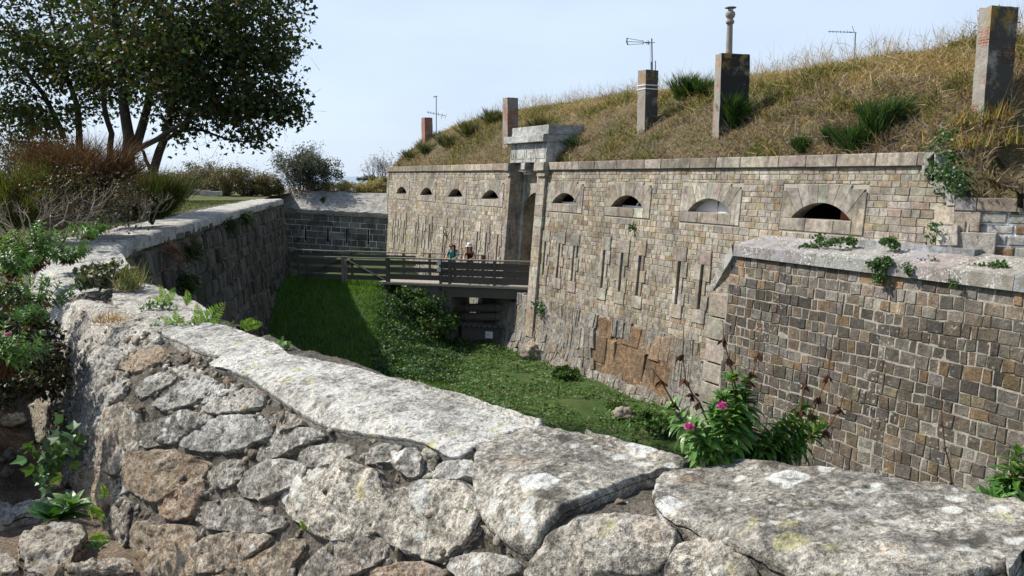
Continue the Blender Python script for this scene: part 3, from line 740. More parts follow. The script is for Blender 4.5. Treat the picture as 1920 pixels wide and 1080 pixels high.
cwall = empty('counterscarp_wall', path[len(path)//3], 'thick old rubble wall with pale lichened coping, curving from the foreground into the distance', 'wall'); cwall['kind'] = 'thing'
mb = MB(); mb.grid(G)
M_grey = boulder('lichened_granite', (.285,.268,.235), .65, .12, .65, .28, 1.0, .02, .45)
M_tan = boulder('tan_granite', (.26,.222,.17), .5, .05, .6, .5, 1.0, .02, .4)
M_slab = boulder('coping_granite', (.37,.355,.315), .7, .6, .5, .15, .8, .025, .9)
M_slabd = boulder('spotted_granite', (.25,.232,.195), 1.0, .35, .85, .55, .6, .028, .22)
M_brown = boulder('brown_granite', (.19,.135,.092), .15, 0, .45, .5)
M_schist = boulder('pale_schist', (.37,.345,.30), .55, .05, .7, .25, .9, .03)
M_earth = earth('crumbling_mortar', (.055, .047, .038), (.20, .178, .145), .3)
mb.build('rubble_core', M_earth, cwall, True)

def hitb(px, py, bvh=None):
    h = (bvh or BODY).ray_cast(Vector((0, 0, 0)), ray(px, py))
    return (h[0], h[1]) if h[0] else (None, None)
def chaikin(p, n=2):
    for _ in range(n):
        q = []
        for i in range(len(p)):
            a, b = p[i], p[(i+1) % len(p)]; q += [a*.75+b*.25, a*.25+b*.75]
        p = q
    return p
def equal(p, M):
    p = p+[p[0]]; d = [0]
    for a, b in zip(p, p[1:]): d.append(d[-1]+(b-a).length)
    out = []; j = 0
    for k in range(M):
        t = d[-1]*k/M
        while d[j+1] < t: j += 1
        f = (t-d[j])/max(1e-9, d[j+1]-d[j]); out.append(p[j]*(1-f)+p[j+1]*f)
    return out
SA_ = Vector((.62, .45, .64)).normalized()
def rock(name, px, thick, mat, parent, seed=0, M=84, K=20, pw=3.2, amp=.012, bvh=None, grow=1.0, tint=(1,1,1), ch=2, flat=.5, strat=0, rough=.07, facet=.38):
    bv = bvh or BODY; P3 = []; Nn = Vector()
    for x, y in px:
        h, n = hitb(x, y, bv)
        if h is None: continue
        P3.append(h); Nn += n if n.dot(ray(x, y)) < 0 else -n
    if len(P3) < 4: print('rock missed', name, px[:2]); return None
    Nn.normalize(); c = sum(P3, Vector())/len(P3)
    c2 = Vector((sum(x for x, y in px)/len(px), sum(y for x, y in px)/len(px)))
    U = Nn.orthogonal().normalized(); Vv = Nn.cross(U)
    o = [Vector(((p-c).dot(U), (p-c).dot(Vv)))*grow for p in P3]
    o = equal(chaikin(o, ch), M); sz = max(v.length for v in o); rq = random.Random(int(seed*97)+3)
    o = [v*(1+rough*fbm((v.x*9/max(.3, sz*2)+seed, v.y*9/max(.3, sz*2), seed), 3)+.6*rough*fbm((v.x*34+seed, v.y*34, seed), 3)) for v in o]
    planes = [(rq.uniform(.72, 1.12), rq.gauss(0, facet), rq.gauss(0, facet)) for _ in range(5)]
    me = MB(); rings = []
    def put(v, r):
        q = c+U*v.x+Vv*v.y; h = bv.ray_cast(q+Nn*.6, -Nn)
        if h[0] and abs((h[0]-q).dot(Nn)) < .14 and h[1].dot(Nn) > .3: b = h[0]
        else:
            b0 = bv.find_nearest(q)[0]; b = q-Nn*max(-.2, min(.2, (q-b0).dot(Nn)))
        e = max(0, 1-r**pw)**(1/2.6)
        d = thick*min([1.1*e]+[min(e*1.6, c0+gx*v.x/sz+gy*v.y/sz) for c0, gx, gy in planes])
        w1 = fbm((b.x*4.3+seed, b.y*4.3, b.z*4.3), 4); w2 = fbm((b.x*17, b.y*17, b.z*17+seed), 5)
        w3 = -abs(fbm((b.x*6.5+seed, b.y*6.5, b.z*9), 4))
        if strat: a_ = b.dot(SA_); w2 = .6*w2+.9*fbm(tuple(SA_*a_*2.2+(b-SA_*a_)*15), 4)*strat
        d += (amp*.9*w1+amp*1.1*w2+amp*1.3*w3+.3*amp)*min(1, e*1.6) if r < 1 else -.05
        return b+Nn*d
    n0 = 0; me.v.append(tuple(put(Vector((0, 0)), 0)))
    rs = [1-(1-(k/K))**1.6 for k in range(1, K)]+[.975, .995, 1.0]
    for r in rs:
        for v in o: me.v.append(tuple(put(v*r, r)))
    for v in o: me.v.append(tuple(c+U*v.x+Vv*v.y-Nn*.12))
    nr = len(rs)+1
    for k in range(M): me.face((0, 1+k, 1+(k+1) % M), tint)
    for i in range(nr-1):
        for k in range(M):
            k2 = (k+1) % M; me.face((1+i*M+k, 1+(i+1)*M+k, 1+(i+1)*M+k2, 1+i*M+k2), tint)
    # winding so that normals look outward
    if (U.cross(Vv)).dot(Nn) < 0: me.f = [f[::-1] for f in me.f]
    return me.build(name, mat, parent, True)
OCT = ([(.5,0,0),(-.5,0,0),(0,.7,0),(0,-.6,0),(0,0,.45),(0,0,-.4),(.35,.4,.2),(-.3,-.35,.22)], [(0,6,4),(6,2,4),(2,1,4),(1,7,4),(7,3,4),(3,0,4),(0,2,6),(1,3,7),(0,3,5),(3,1,5),(1,2,5),(2,0,5)])
PB = []
ns = [i for i, p in enumerate(path) if p.y < 9.5]
while len(PB) < 5200:
    i = R.choice(ns); row = G[i]; j = R.randrange(18, len(row)-2); q = row[j].lerp(row[j+1], R.random()); PB.append((q+Vector((R.gauss(0, .012), R.gauss(0, .012), 0)))[:])
def ico(seed):
    import bmesh
    bm = bmesh.new(); bmesh.ops.create_icosphere(bm, subdivisions=2, radius=.5)
    vs = [tuple(v.co*(1+.55*noise.noise(v.co*3.1+Vector((seed, 0, 0)))+.2*noise.noise(v.co*9))) for v in bm.verts]
    fs = [tuple(v.index for v in f.verts) for f in bm.faces]; bm.free(); return [(x, y*1.35, z*.75) for x, y, z in vs], fs
for sd_ in range(3):
    Pc = [PB[k] for k in range(sd_, 5200, 10)]; nC = len(Pc)
    fc = leaves('packing_stones', Pc, rdir(nC)*np.array([1, 1, .5]), rdir(nC)*.5+np.array([-.5, -.4, .7]), .025+.055*NR.random(nC)**2.2, pick([(.9,.86,.78), (.7,.64,.55), (1.05,1.02,.98), (.55,.46,.37)], nC, .15), *ico(sd_*7+1)); fc.polygons.foreach_set('use_smooth', [True]*len(fc.polygons))
    tag(link('packing_stones', fc, (M_tan, M_grey, M_tan)[sd_], cwall), None, None, None, 'stuff')
chips = leaves('mortar_chips', PB, rdir(len(PB)), rdir(len(PB)), .006+.026*NR.random(len(PB))**3, pick([(.9,.86,.78), (.6,.55,.48), (1.1,1.06,1.0), (.45,.36,.28)], len(PB), .2), *OCT)
tag(link('mortar_chips', chips, M_grey if M_grey else None, cwall), None, None, None, 'stuff')
def cA(l): return [(x/2.842, 700+y/2.842) for x, y in l]
def cB(l): return [(640+x/2.842, 700+y/2.842) for x, y in l]
M_vars = {id(M_grey): [M_grey, boulder('crusted_granite', (.30,.285,.255), .5, .05, .55, .12, 1.3, .02, .85), boulder('blotched_granite', (.20,.185,.16), 1.0, .1, .55, .3, .8, .022, .3), M_grey], id(M_tan): [M_tan, boulder('rusty_granite', (.25,.20,.14), .25, .05, .5, .7, 1.1, .022, .3), boulder('blotched_tan_granite', (.21,.18,.14), .9, .05, .6, .4, .8, .022, .35)]}
stones = [
 (cA([(230,0),(330,-10),(480,-5),(440,120),(385,215),(320,195),(262,110)]), .07, M_schist),
 (cA([(430,150),(480,20),(600,-5),(690,60),(640,140),(590,170),(560,260),(500,340),(420,320),(378,250)]), .06, M_schist),
 (cA([(460,440),(510,350),(570,230),(640,175),(705,200),(735,300),(752,390),(700,470),(620,525),(530,505)]), .08, M_tan),
 (cA([(732,320),(760,275),(800,265),(880,255),(980,198),(1030,220),(1112,225),(1100,265),(1010,325),(950,360),(880,375),(800,393),(750,365)]), .05, M_grey),
 (cA([(820,160),(900,115),(950,70),(1060,5),(1145,40),(1135,90),(1080,135),(1000,175),(890,200)]), .04, M_grey),
 (cA([(1078,110),(1130,75),(1250,55),(1262,95),(1180,130),(1100,165),(1070,140)]), .03, M_grey),
 (cA([(1078,195),(1160,140),(1260,95),(1360,88),(1415,140),(1390,180),(1280,205),(1150,218)]), .04, M_grey),
 (cA([(992,370),(1060,290),(1170,240),(1320,228),(1410,250),(1442,300),(1425,350),(1330,395),(1230,425),(1120,415),(1030,400)]), .06, M_grey),
 (cA([(1428,265),(1480,213),(1560,212),(1622,270),(1570,298),(1480,325),(1438,305)]), .035, M_grey),
 (cA([(1383,440),(1420,370),(1510,318),(1620,298),(1720,318),(1745,350),(1640,382),(1570,415),(1480,455),(1410,470)]), .05, M_grey),
 (cA([(662,510),(700,450),(800,425),(900,418),(990,445),(1110,490),(1075,550),(980,595),(900,650),(840,680),(770,655),(700,605)]), .075, M_tan),
 (cA([(857,680),(930,620),(1075,556),(1098,600),(1082,690),(1010,785),(890,762)]), .07, M_brown),
 (cA([(1110,545),(1170,490),(1260,458),(1332,490),(1290,560),(1230,605),(1150,612)]), .04, M_grey),
 (cA([(1305,610),(1330,540),(1400,490),(1500,465),(1610,490),(1640,530),(1590,590),(1500,635),(1400,675),(1325,655)]), .06, M_grey),
 (cA([(1605,455),(1680,395),(1819,375),(1890,420),(1820,475),(1700,505),(1615,492)]), .05, M_grey),
 (cA([(1055,745),(1110,695),(1220,678),(1320,672),(1375,740),(1480,758),(1522,800),(1430,848),(1290,845),(1170,835),(1095,790)]), .06, M_grey),
 ([(535,925),(560,888),(610,868),(660,870),(705,890),(730,930),(720,975),(682,1008),(630,1008),(580,988),(550,958)], .075, M_slabd),
 (cA([(718,855),(740,800),(800,787),(850,820),(930,808),(1035,830),(1045,950),(1055,1045),(1000,1085),(850,1085),(760,1005)]), .06, M_tan),
 (cA([(1028,960),(1080,900),(1180,858),(1300,845),(1425,860),(1435,900),(1370,955),(1290,1015),(1170,1055),(1055,1052)]), .065, M_tan),
 (cA([(1160,1095),(1300,1020),(1420,960),(1540,897),(1605,897),(1645,925),(1575,1005),(1535,1095),(1400,1130),(1200,1130)]), .06, M_tan),
 ([(560,1085),(600,1040),(640,1008),(700,1005),(721,1038),(703,1057),(672,1072),(640,1095),(590,1105)], .05, M_grey),
 (cA([(400,540),(480,500),(590,540),(605,640),(570,710),(470,725),(415,645)]), .06, M_tan),
 (cA([(318,510),(400,445),(392,560),(335,625),(308,575)]), .05, M_tan),
 (cA([(92,400),(130,220),(195,115),(265,160),(325,235),(312,325),(220,365),(130,410)]), .07, M_tan),
 (cA([(590,730),(620,655),(690,680),(705,745),(695,900),(640,940),(598,880)]), .05, M_tan),
 (cA([(580,590),(640,555),(695,590),(665,645),(600,645)]), .03, M_grey),
 (cB([(105,458),(170,408),(262,378),(297,410),(272,462),(210,484),(138,494)]), .035, M_grey),
 (cB([(290,450),(340,412),(422,412),(438,482),(402,556),(330,536),(286,495)]), .045, M_grey),
 (cB([(495,545),(550,487),(640,472),(735,500),(743,545),(670,565),(590,580),(515,570)]), .035, M_grey),
 (cB([(215,695),(330,637),(480,598),(620,596),(705,640),(757,720),(745,800),(685,885),(612,945),(520,990),(430,975),(360,935),(290,905),(238,822)]), .085, M_slabd),
 (cB([(598,1035),(640,980),(760,957),(870,978),(945,1010),(935,1085),(700,1110),(640,1088)]), .05, M_grey),
 ([(697,1085),(730,1066),(760,1054),(800,1055),(842,1075),(842,1105),(720,1108)], .04, M_brown),
 (cB([(1015,1055),(1080,958),(1180,868),(1320,806),(1480,786),(1650,796),(1745,850),(1757,950),(1706,1035),(1670,1110),(1100,1120)]), .10, M_slabd),
 ([(1252,1068),(1278,1028),(1330,1012),(1392,1045),(1425,1095),(1250,1110)], .06, M_slabd),
 ([(1235,938),(1250,915),(1285,905),(1318,925),(1312,965),(1272,982),(1245,962)], .05, M_grey),
 ([(213,684),(240,669),(290,646),(308,662),(292,682),(258,700),(233,692)], .045, M_tan),
 ([(258,724),(298,700),(332,694),(327,716),(292,737),(262,748)], .03, M_grey),
 ([(325,690),(352,683),(385,700),(362,712),(335,706)], .02, M_grey),
 ([(150,700),(168,662),(205,643),(230,668),(214,692),(186,726),(160,736)], .06, M_schist),
 ([(66,655),(85,603),(115,580),(165,568),(208,580),(232,618),(212,646),(170,658),(150,692),(110,702),(78,704)], .06, M_schist),
 ([(205,580),(225,574),(262,600),(300,628),(290,645),(240,662),(215,650),(230,618)], .035, M_schist),
 ([(33,570),(52,546),(110,522),(180,518),(216,542),(150,556),(115,572),(98,592),(72,607),(42,597)], .06, M_schist),
 ([(46,720),(62,700),(80,712),(84,745),(64,790),(44,800)], .05, M_tan),
 ([(36,842),(50,790),(72,800),(96,850),(88,895),(50,885)], .05, M_tan),
]
for i, (px, th, m) in enumerate(stones):
    if id(m) in M_vars: m = M_vars[id(m)][(i*7+i//3) % len(M_vars[id(m)])]
    tv = R.uniform(.85, 1.12); hu = R.uniform(-.04, .04)
    rock('rubble_stone', px, th*.72, m, cwall, i*3.7, M=116, K=28, tint=(tv*(1+hu), tv, tv*(1-hu)), pw=7 if th > .05 else 6, grow=1.13, amp=.015 if m is not M_schist else .017, strat=1.0 if m is M_schist else .4, ch=1)
slabs = [
 ([(297,632),(330,620),(400,610),(503,615),(600,643),(650,656),(560,668),(480,673),(420,677),(367,668),(352,652)], .05, M_slab),
 ([(390,692),(420,678),(480,675),(560,671),(655,658),(700,672),(900,737),(1093,796),(1030,802),(957,817),(898,838),(872,862),(841,867),(800,836),(703,824),(637,815),(580,792),(549,772),(528,754),(457,709)], .06, M_slab),
 ([(1100,799),(1180,829),(1292,877),(1285,893),(1222,900),(1162,923),(1065,970),(1031,1000),(1008,1034),(974,1042),(948,1018),(914,987),(897,940),(893,900),(900,868),(905,842),(962,822),(1040,808)], .055, M_slabd),
 ([(1240,910),(1300,893),(1400,878),(1487,873),(1600,900),(1733,924),(1850,948),(1945,968),(1985,985),(1960,1010),(1900,1078),(1800,1100),(1650,1115),(1500,1100),(1410,1054),(1315,1008),(1262,990),(1228,945)], .055, M_slabd),
 ([(212,576),(215,548),(235,533),(258,521),(297,541),(343,563),(387,581),(450,600),(497,615),(400,608),(330,618),(296,630),(268,604),(238,586)], .045, M_schist),
 ([(62,545),(78,512),(112,490),(200,476),(226,490),(254,520),(230,531),(213,545),(180,519),(110,525)], .05, M_slab),
 ([(1890,1085),(1905,1060),(1945,1030),(2000,1040),(1990,1100),(1900,1110)], .07, M_grey)]
for i, (px, th, m) in enumerate(slabs):
    rock('coping_slab', px, th, m, cwall, 100+i*5.1, M=240, K=60, pw=22, grow=1.03, amp=.010, ch=1, strat=.9 if m is M_schist else .3, rough=.022, facet=.12)
# coping of the far stretch: worn slabs laid end to end along the curve
i0 = next(i for i, p in enumerate(path) if p.y > 10.9 and i > len(path)*.4)
segs = [(i0, len(path)-1)]; a = len(path)
while a < len(path)-4:
    b = min(len(path)-1, a+R.randint(5, 8)); segs.append((a, b)); a = b
mb = MB()
for a, b in segs:
    th = R.uniform(.0, .012); c = (R.uniform(.74, .92),)*3; G2 = []
    for i in range(a, b+1):
        p, n = path[i], pn[i]; W = width(p); q = p
        row = [q-n*.03+Vector((0, 0, -.2))]
        for k in range(13):
            aa = -.04+W*k/12; v = q+n*aa
            row.append(v+Vector((0, 0, .05+(-.03 if (i-a) % 7 == 0 else 0)+th-.04*(k in (0, 12))+.035*fbm((v.x*1.5, v.y*1.5, 3), 5))))
        row.append(q+n*(W)+Vector((0, 0, -.2))); G2.append(row)
    mb.grid(G2, c); 
mb.build('coping_slab', M_slab, cwall, True)
# dark outer face of the far stretch
OW_ = [-n for n in pn]
def FC(u, v, h):
    import bisect
    j = min(len(arc)-2, max(0, bisect.bisect(arc, u)-1)); t = (u-arc[j])/max(1e-6, arc[j+1]-arc[j])
    p = path[j].lerp(path[j+1], t); n = (-pn[j]).lerp(-pn[j+1], t)
    q = p+n*(h+.07*(-1.25-v)); return Vector((q.x, q.y, v))
ia = next(i for i, p in enumerate(path) if p.y > 6.5 and i > 20)
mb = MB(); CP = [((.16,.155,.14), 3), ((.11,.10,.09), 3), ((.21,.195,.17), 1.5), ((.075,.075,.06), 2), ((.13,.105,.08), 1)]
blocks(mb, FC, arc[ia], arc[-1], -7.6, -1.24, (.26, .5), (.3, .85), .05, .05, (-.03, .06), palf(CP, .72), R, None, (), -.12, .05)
u = arc[-1]; e = path[-1]; en = -pn[-1]
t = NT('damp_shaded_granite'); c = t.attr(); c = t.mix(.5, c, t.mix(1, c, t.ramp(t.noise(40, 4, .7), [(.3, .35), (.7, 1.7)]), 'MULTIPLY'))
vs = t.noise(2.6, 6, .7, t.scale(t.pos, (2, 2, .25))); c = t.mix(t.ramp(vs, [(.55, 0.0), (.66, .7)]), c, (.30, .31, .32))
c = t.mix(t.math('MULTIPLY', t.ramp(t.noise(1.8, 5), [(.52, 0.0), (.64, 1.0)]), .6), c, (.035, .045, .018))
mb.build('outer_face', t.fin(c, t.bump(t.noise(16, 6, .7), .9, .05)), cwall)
mb = MB(); st_ = [i for i in range(ia, len(path), 3)]+[len(path)-1]
mb.grid([[path[i]-pn[i]*(.07*(-1.25-z)-.05)+Vector((0, 0, z-path[i].z)) for z in (-1.22, -3, -5, -7.9)] for i in st_])
# end of the wall returning to the left
d = (path[-1]-path[-12]).normalized(); lf = pn[-1]
mb.grid([[path[-1]-pn[-1]*(.07*(-1.25-z))+lf*k+d*(.07*(-1.25-z))+Vector((0, 0, z-path[-1].z)) for z in (-1.2, -3, -5, -7.9)] for k in (0, 2, 6, 14)])
mb.build('outer_core', M_earth, cwall)

# ------------------------------------------------------------------ grounds
M_soil = earth('trodden_soil', (.14, .10, .07), (.27, .21, .155), .2)
t = NT('meadow_soil'); c = t.mix(t.ramp(t.noise(.9, 6), [(.35, 0.0), (.65, 1.0)]), (.055, .085, .02), (.13, .12, .05)); c = t.mix(.5, c, t.mix(1, c, t.ramp(t.noise(30, 4), [(.3, .4), (.7, 1.6)]), 'MULTIPLY'))
M_mead = t.fin(c, t.bump(t.noise(25, 4), .8, .05))
mb = MB(); G2 = []
def terr(q, k): return -1.27-.75*(1-smooth01((q.y-5.5)/6))*(1)+.9*smooth01((k-2)/9)*smooth01((q.y-12)/10)+.06*fbm((q.x*.4, q.y*.4, 2), 3)
ks = (-.12, .15, .5, 1, 1.7, 2.6, 4, 6, 9, 14, 22, 40, 80)
for i in range(0, len(path), 3):
    p, n = path[i], pn[i]; 
    if p.y < 10.4: continue
    if i < 60: continue
    row = []
    for k in ks:
        q = p+n*(width(p)+k*(1+.0)); row.append(Vector((q.x, q.y, terr(q, k) if k > 0 else -1.32-.5*near(p))))
    G2.append(row)
q0 = path[-1]
for ex in (4, 8, 14, 24):
    row = []
    for k in ks: q = q0+pn[-1]*(width(q0)+k)+d*ex; row.append(Vector((q.x, q.y, -1.15+.9*smooth01((k-2)/9))))
    G2.append(row)
r0_ = G2[0]; G2 = [[v+Vector((.0, .3, -1.6+.0)) for v in r0_], [v+Vector((0, -.02, -.2)) for v in r0_]]+G2
mb.grid(G2); ter = mb.build('terrace_ground', M_mead, None, True); tag(ter, None, None, None, 'structure'); TER = mb.bvh()
# ground at the foot of the rubble face, bottom left
mb = MB(); G2 = []
for i in range(90):
    x = -13+i*.15; row = []
    for j in range(96):
        y = -1.5+j*.15; z = -2.42-.03*(y-4)-.02*(x+2)+.95*smooth01((-.60*y-.35-x)/.5)*smooth01((y-4.7)/.9)*(1-smooth01((y-7)/4.5))+1.0*smooth01((y-7.0)/4.5)+.05*fbm((x*2, y*2, 1), 4)
        row.append(Vector((x, y, z)))
    G2.append(row)
mb.grid(G2); kp = []
for f in mb.f:
    c_ = sum((Vector(mb.v[i]) for i in f), Vector())/4
    if (c_.x-.33)*-.736+(c_.y-3.8)*-.677 > (.75 if c_.y < 8.5 else 1.0+.1*(c_.y-8.5)): kp.append(f)
mb.f = kp; mb.c = mb.c[:len(kp)]
tag(mb.build('trodden_ground', M_soil, None, True), None, None, None, 'structure'); GND = mb.bvh()
steps = [([(-30,718),(60,705),(150,708),(238,738),(226,790),(140,800),(60,832),(-20,850)], .14, M_grey, 'broad grey granite step with dark front edge left of the leafy rosette'),
 ([(110,902),(200,885),(300,885),(455,880),(460,950),(400,1010),(350,1090),(110,1090)], .12, M_tan, 'big tan granite step at the bottom left below the leafy rosette'),
 ([(-20,960),(60,1010),(100,1052),(100,1100),(-20,1100)], .08, M_tan, 'small tan stone in the bottom left corner'),
 ([(340,1070),(420,1035),(560,1000),(720,1060),(700,1110),(380,1120)], .10, M_tan, 'low tan stone slab at the foot of the rubble wall'),
 ([(-10,428),(60,405),(78,440),(75,470),(-10,478)], .08, M_grey, 'small pale grey stone by the left edge above the steps'),
 ([(-10,505),(50,498),(62,535),(30,560),(-10,570)], .06, M_tan, 'small weathered stone beside the trodden soil at the left edge'),
 ([(-10,230),(80,228),(108,262),(100,298),(40,300),(-10,310)], .10, M_grey, 'flat grey stone at the left edge below the dark gap')]
for i, (px, th, m, lb) in enumerate(steps):
    o = rock('step_stone' if i < 4 else 'loose_stone', cA(px), th, m, None, 300+i, M=110, K=24, pw=9, grow=1.05, amp=.02, bvh=GND)
    if o: tag(o, lb, 'stone'); o['group'] = 'stones at the foot of the wall'
# ditch floor with the grass bank running up to the bridge
def ditch_z(x, y):
    fl = -7.35+.02*(34-y) if y < 60 else -7.6
    sx = 1-smooth01((x+6.2)/3.8); sy = smooth01((y-24.5)/11.3)
    z = fl+(-4.82-fl)*sx*sy
    # a low bank rising to the wall's foot
    z += .10*fbm((x*.5, y*.5, 3), 4)
    return z
mb = MB(); G2 = []
for i in range(130):
    x = -16+i*.25; row = []
    for j in range(190):
        y = 5+j*.3; row.append(Vector((x, y, ditch_z(x, y))))
    G2.append(row)
mb.grid(G2)
t = NT('ditch_turf'); c = t.mix(t.ramp(t.noise(1.2, 6), [(.35, 0.0), (.65, 1.0)]), (.035, .075, .014), (.08, .12, .028)); c = t.mix(t.ramp(t.noise(3, 5), [(.55, 0.0), (.68, .6)]), c, (.07, .05, .03))
tag(mb.build('ditch_ground', t.fin(c, t.bump(t.noise(18, 5), 1, .08)), None, True), None, None, None, 'structure'); DIT = mb.bvh()
# everything far off lies on one wide ground
mb = MB(); mb.add([(-3000, -3000, -9.5), (3000, -3000, -9.5), (3000, 4000, -9.5), (-3000, 4000, -9.5)], [(0, 1, 2, 3)])
tag(mb.build('ground', M_mead), None, None, None, 'structure')
mb = MB(); mb.add([(-4000, 150, -9.4), (4000, 150, -9.4), (4000, 4500, -9.4), (-4000, 4500, -9.4)], [(0, 1, 2, 3)])
t = NT('hazy_sea'); t.b.inputs['Specular IOR Level'].default_value = .5; tag(mb.build('sea', t.fin((.16, .22, .27), t.bump(t.noise(.6, 3), .15, .3), .25)), None, None, None, 'structure')
# ------------------------------------------------------------------ grassed earth bank over the casemates
MV = -NV
def seg_d(p, a, b):
    ab = b-a; t = max(0, min(1, (p-a).dot(ab)/ab.length_squared)); return (p-(a+ab*t)).length
foot = [FS(s_left-.4, .5, -.35)+MV*30, FS(s_left-.2, .5, -.3), FS(s_right+.5, .5, -.3), FS(s_right+2.1, -.42, -.2), FR(.3, -.46, -.2), FR(60, -.46, -.2)]
foot = [Vector((f.x, f.y)) for f in foot]; fz = [-.2, .5, .46, -.44, -.5, -.52]
def hill_q(p):
    best = None
    for i in range(5):
        a, b = foot[i], foot[i+1]; ab = b-a; t = max(0, min(1, (p-a).dot(ab)/ab.length_squared)); dd = (p-(a+ab*t)).length
        if best is None or dd < best[0]: best = (dd, fz[i]*(1-t)+fz[i+1]*t, i, (b-a).cross(p-a) if False else ab.x*(p.y-a.y)-ab.y*(p.x-a.x))
    return best
def hill_z(p):
    q, z0, i, cr = hill_q(p)
    return z0+3.5*(1-math.exp(-q/2.8))*(1-.0*q)+.13*fbm((p.x*.35, p.y*.35, 8), 4)*min(1, q)
mb = MB(); rows = []; NSs, NQ = 150, 34
qs = [0]+[.12*(1.13**k-1)/.13 for k in range(1, NQ)]
# strip that follows the foot line so that its edge sits on the cornice
ft = [FS(s_left-.2, .5, -.3)+MV*(20-20*k/25) for k in range(25)]+[FS(s_left-.2+(s_right+.7-s_left)*k/110, .5, -.3) for k in range(111)]+[FS(s_right+.7+1.4*k/6, 0, -.22) for k in range(1, 7)]+[FR(.3+(13.5*k/40 if k < 41 else 13.5+(k-40)*2), 0, -.2) for k in range(1, 61)]
ft = [Vector((f.x, f.y)) for f in ft]
fn = []
for k in range(len(ft)):
    d2 = ft[min(k+1, len(ft)-1)]-ft[max(k-1, 0)]; d2.normalize(); fn.append(Vector((-d2.y, d2.x)))
for _ in range(14): fn = [fn[0]]+[((a+b*2+c)).normalized() for a, b, c in zip(fn, fn[1:], fn[2:])]+[fn[-1]]
for f, n in zip(ft, fn):
    row = []
    for q in qs:
        p = f+n*q; row.append(Vector((p.x, p.y, hill_z(p)-(0 if q > 0 else .3))))
    rows.append(row)
if False: pass
mb.grid(rows)
t = NT('dry_bank_soil'); c = t.mix(t.ramp(t.noise(.8, 6), [(.35, 0.0), (.65, 1.0)]), (.17, .125, .07), (.10, .095, .04)); c = t.mix(.6, c, t.mix(1, c, t.ramp(t.noise(14, 5, .7), [(.3, .3), (.7, 1.7)]), 'MULTIPLY'))
HILLMAT = t.fin(c, t.bump(t.noise(10, 6, .7), 1, .12))
tag(mb.build('grass_bank', HILLMAT, None, True), None, None, None, 'structure'); HILL = mb.bvh()
def onhill(px, py):
    h = HILL.ray_cast(Vector((0, 0, 0)), ray(px, py)); return h[0]

# chimneys
def chim_mat(name, rust, soot_shade, paint):
    t = NT(name); f = t.noise(2.2, 6, .65); g = t.noise(8, 6, .7)
    bv = t.n('ShaderNodeTexBrick'); bv.inputs['Scale'].default_value = 4.2; bv.inputs['Color1'].default_value = (.33, .11, .06, 1); bv.inputs['Color2'].default_value = (.24, .09, .055, 1); bv.inputs['Mortar'].default_value = (.33, .29, .25, 1); bv.inputs['Mortar Size'].default_value = .03
    cx = t.n('ShaderNodeSeparateXYZ'); t.L(t.pos, cx.inputs[0]); cm = t.n('ShaderNodeCombineXYZ'); t.L(t.math('ADD', cx.outputs[0], cx.outputs[1]), cm.inputs[0]); t.L(cx.outputs[2], cm.inputs[1]); t.L(cm.outputs[0], bv.inputs['Vector'])
    gn = t.n('ShaderNodeNewGeometry'); dp = t.n('ShaderNodeVectorMath', operation='DOT_PRODUCT'); t.L(gn.outputs['True Normal'], dp.inputs[0]); dp.inputs[1].default_value = (.55, -.83, 0)   # sooty crust kept to the sunless face, painting its shade into the colour too
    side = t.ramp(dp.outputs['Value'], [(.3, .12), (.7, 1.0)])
    render = t.mix(g, (.25, .23, .20), (.36, .33, .285))
    c = t.mix(t.ramp(f, [(.5-.3*rust, 1.0), (.56-.3*rust+.04, 0.0)]), render, bv.outputs[0])
    c = t.mix(t.math('MULTIPLY', t.math('MULTIPLY', t.ramp(t.noise(1.7, 6, .7), [(.38, 0.0), (.5, 1.0)]), side), soot_shade), c, (.035, .033, .03))
    if paint:
        zr = t.n('ShaderNodeMapRange'); t.L(cx.outputs[2], zr.inputs[0]); zr.inputs[1].default_value = paint-.55; zr.inputs[2].default_value = paint
        c = t.mix(t.math('MULTIPLY', zr.outputs[0], t.ramp(t.noise(3.5, 5), [(.5, 0.0), (.6, .7)])), c, (.36, .23, .04))
    return t.fin(c, t.bump(t.math('ADD', f, g), .8, .04), .95)
def chimney(px, base_y, top_y, wa, wb, mat, lb, rot=0, y=None):
    b = onhill(px, base_y)
    if b is None: b = at(px, base_y, y)
    D = b.y; zt = at(px, top_y, D).z; h = zt-b.z+.5
    root = empty('chimney', (b.x, b.y, b.z-.4), lb, 'chimney', 'old chimneys on the grass bank')
    mb = MB(); M = Matrix.Rotation(math.atan2(T.y, T.x)+rot, 3, 'Z'); nz = 16
    G = []; n = 7
    for k in range(nz+1):
        z = b.z-.4+h*k/nz; row = []
        for (x0, y0), (x1, y1) in (((-1,-1),(1,-1)), ((1,-1),(1,1)), ((1,1),(-1,1)), ((-1,1),(-1,-1))):
            for q in range(n):
                f = q/n; v = M@Vector(((x0+(x1-x0)*f)*wa/2, (y0+(y1-y0)*f)*wb/2, 0)); 
                wob = 1+.03*fbm((v.x*4+b.x, v.y*4, z*3), 3); row.append(Vector((b.x+v.x*wob, b.y+v.y*wob, z+.02*fbm((v.x*6, v.y*6, 1), 2)*(k == nz))))
        row.append(row[0]); G.append(row)
    mb.grid([list(r) for r in zip(*G)][::-1])
    mb.v.append((b.x, b.y, zt+.1-.005)); 
    m2 = len(G[0])-1; idx = [ (len(G[0])-1-i)*(nz+1)+nz for i in range(m2)]
    mb.face(idx)
    mb.build('stack', mat, root); return root, b, zt
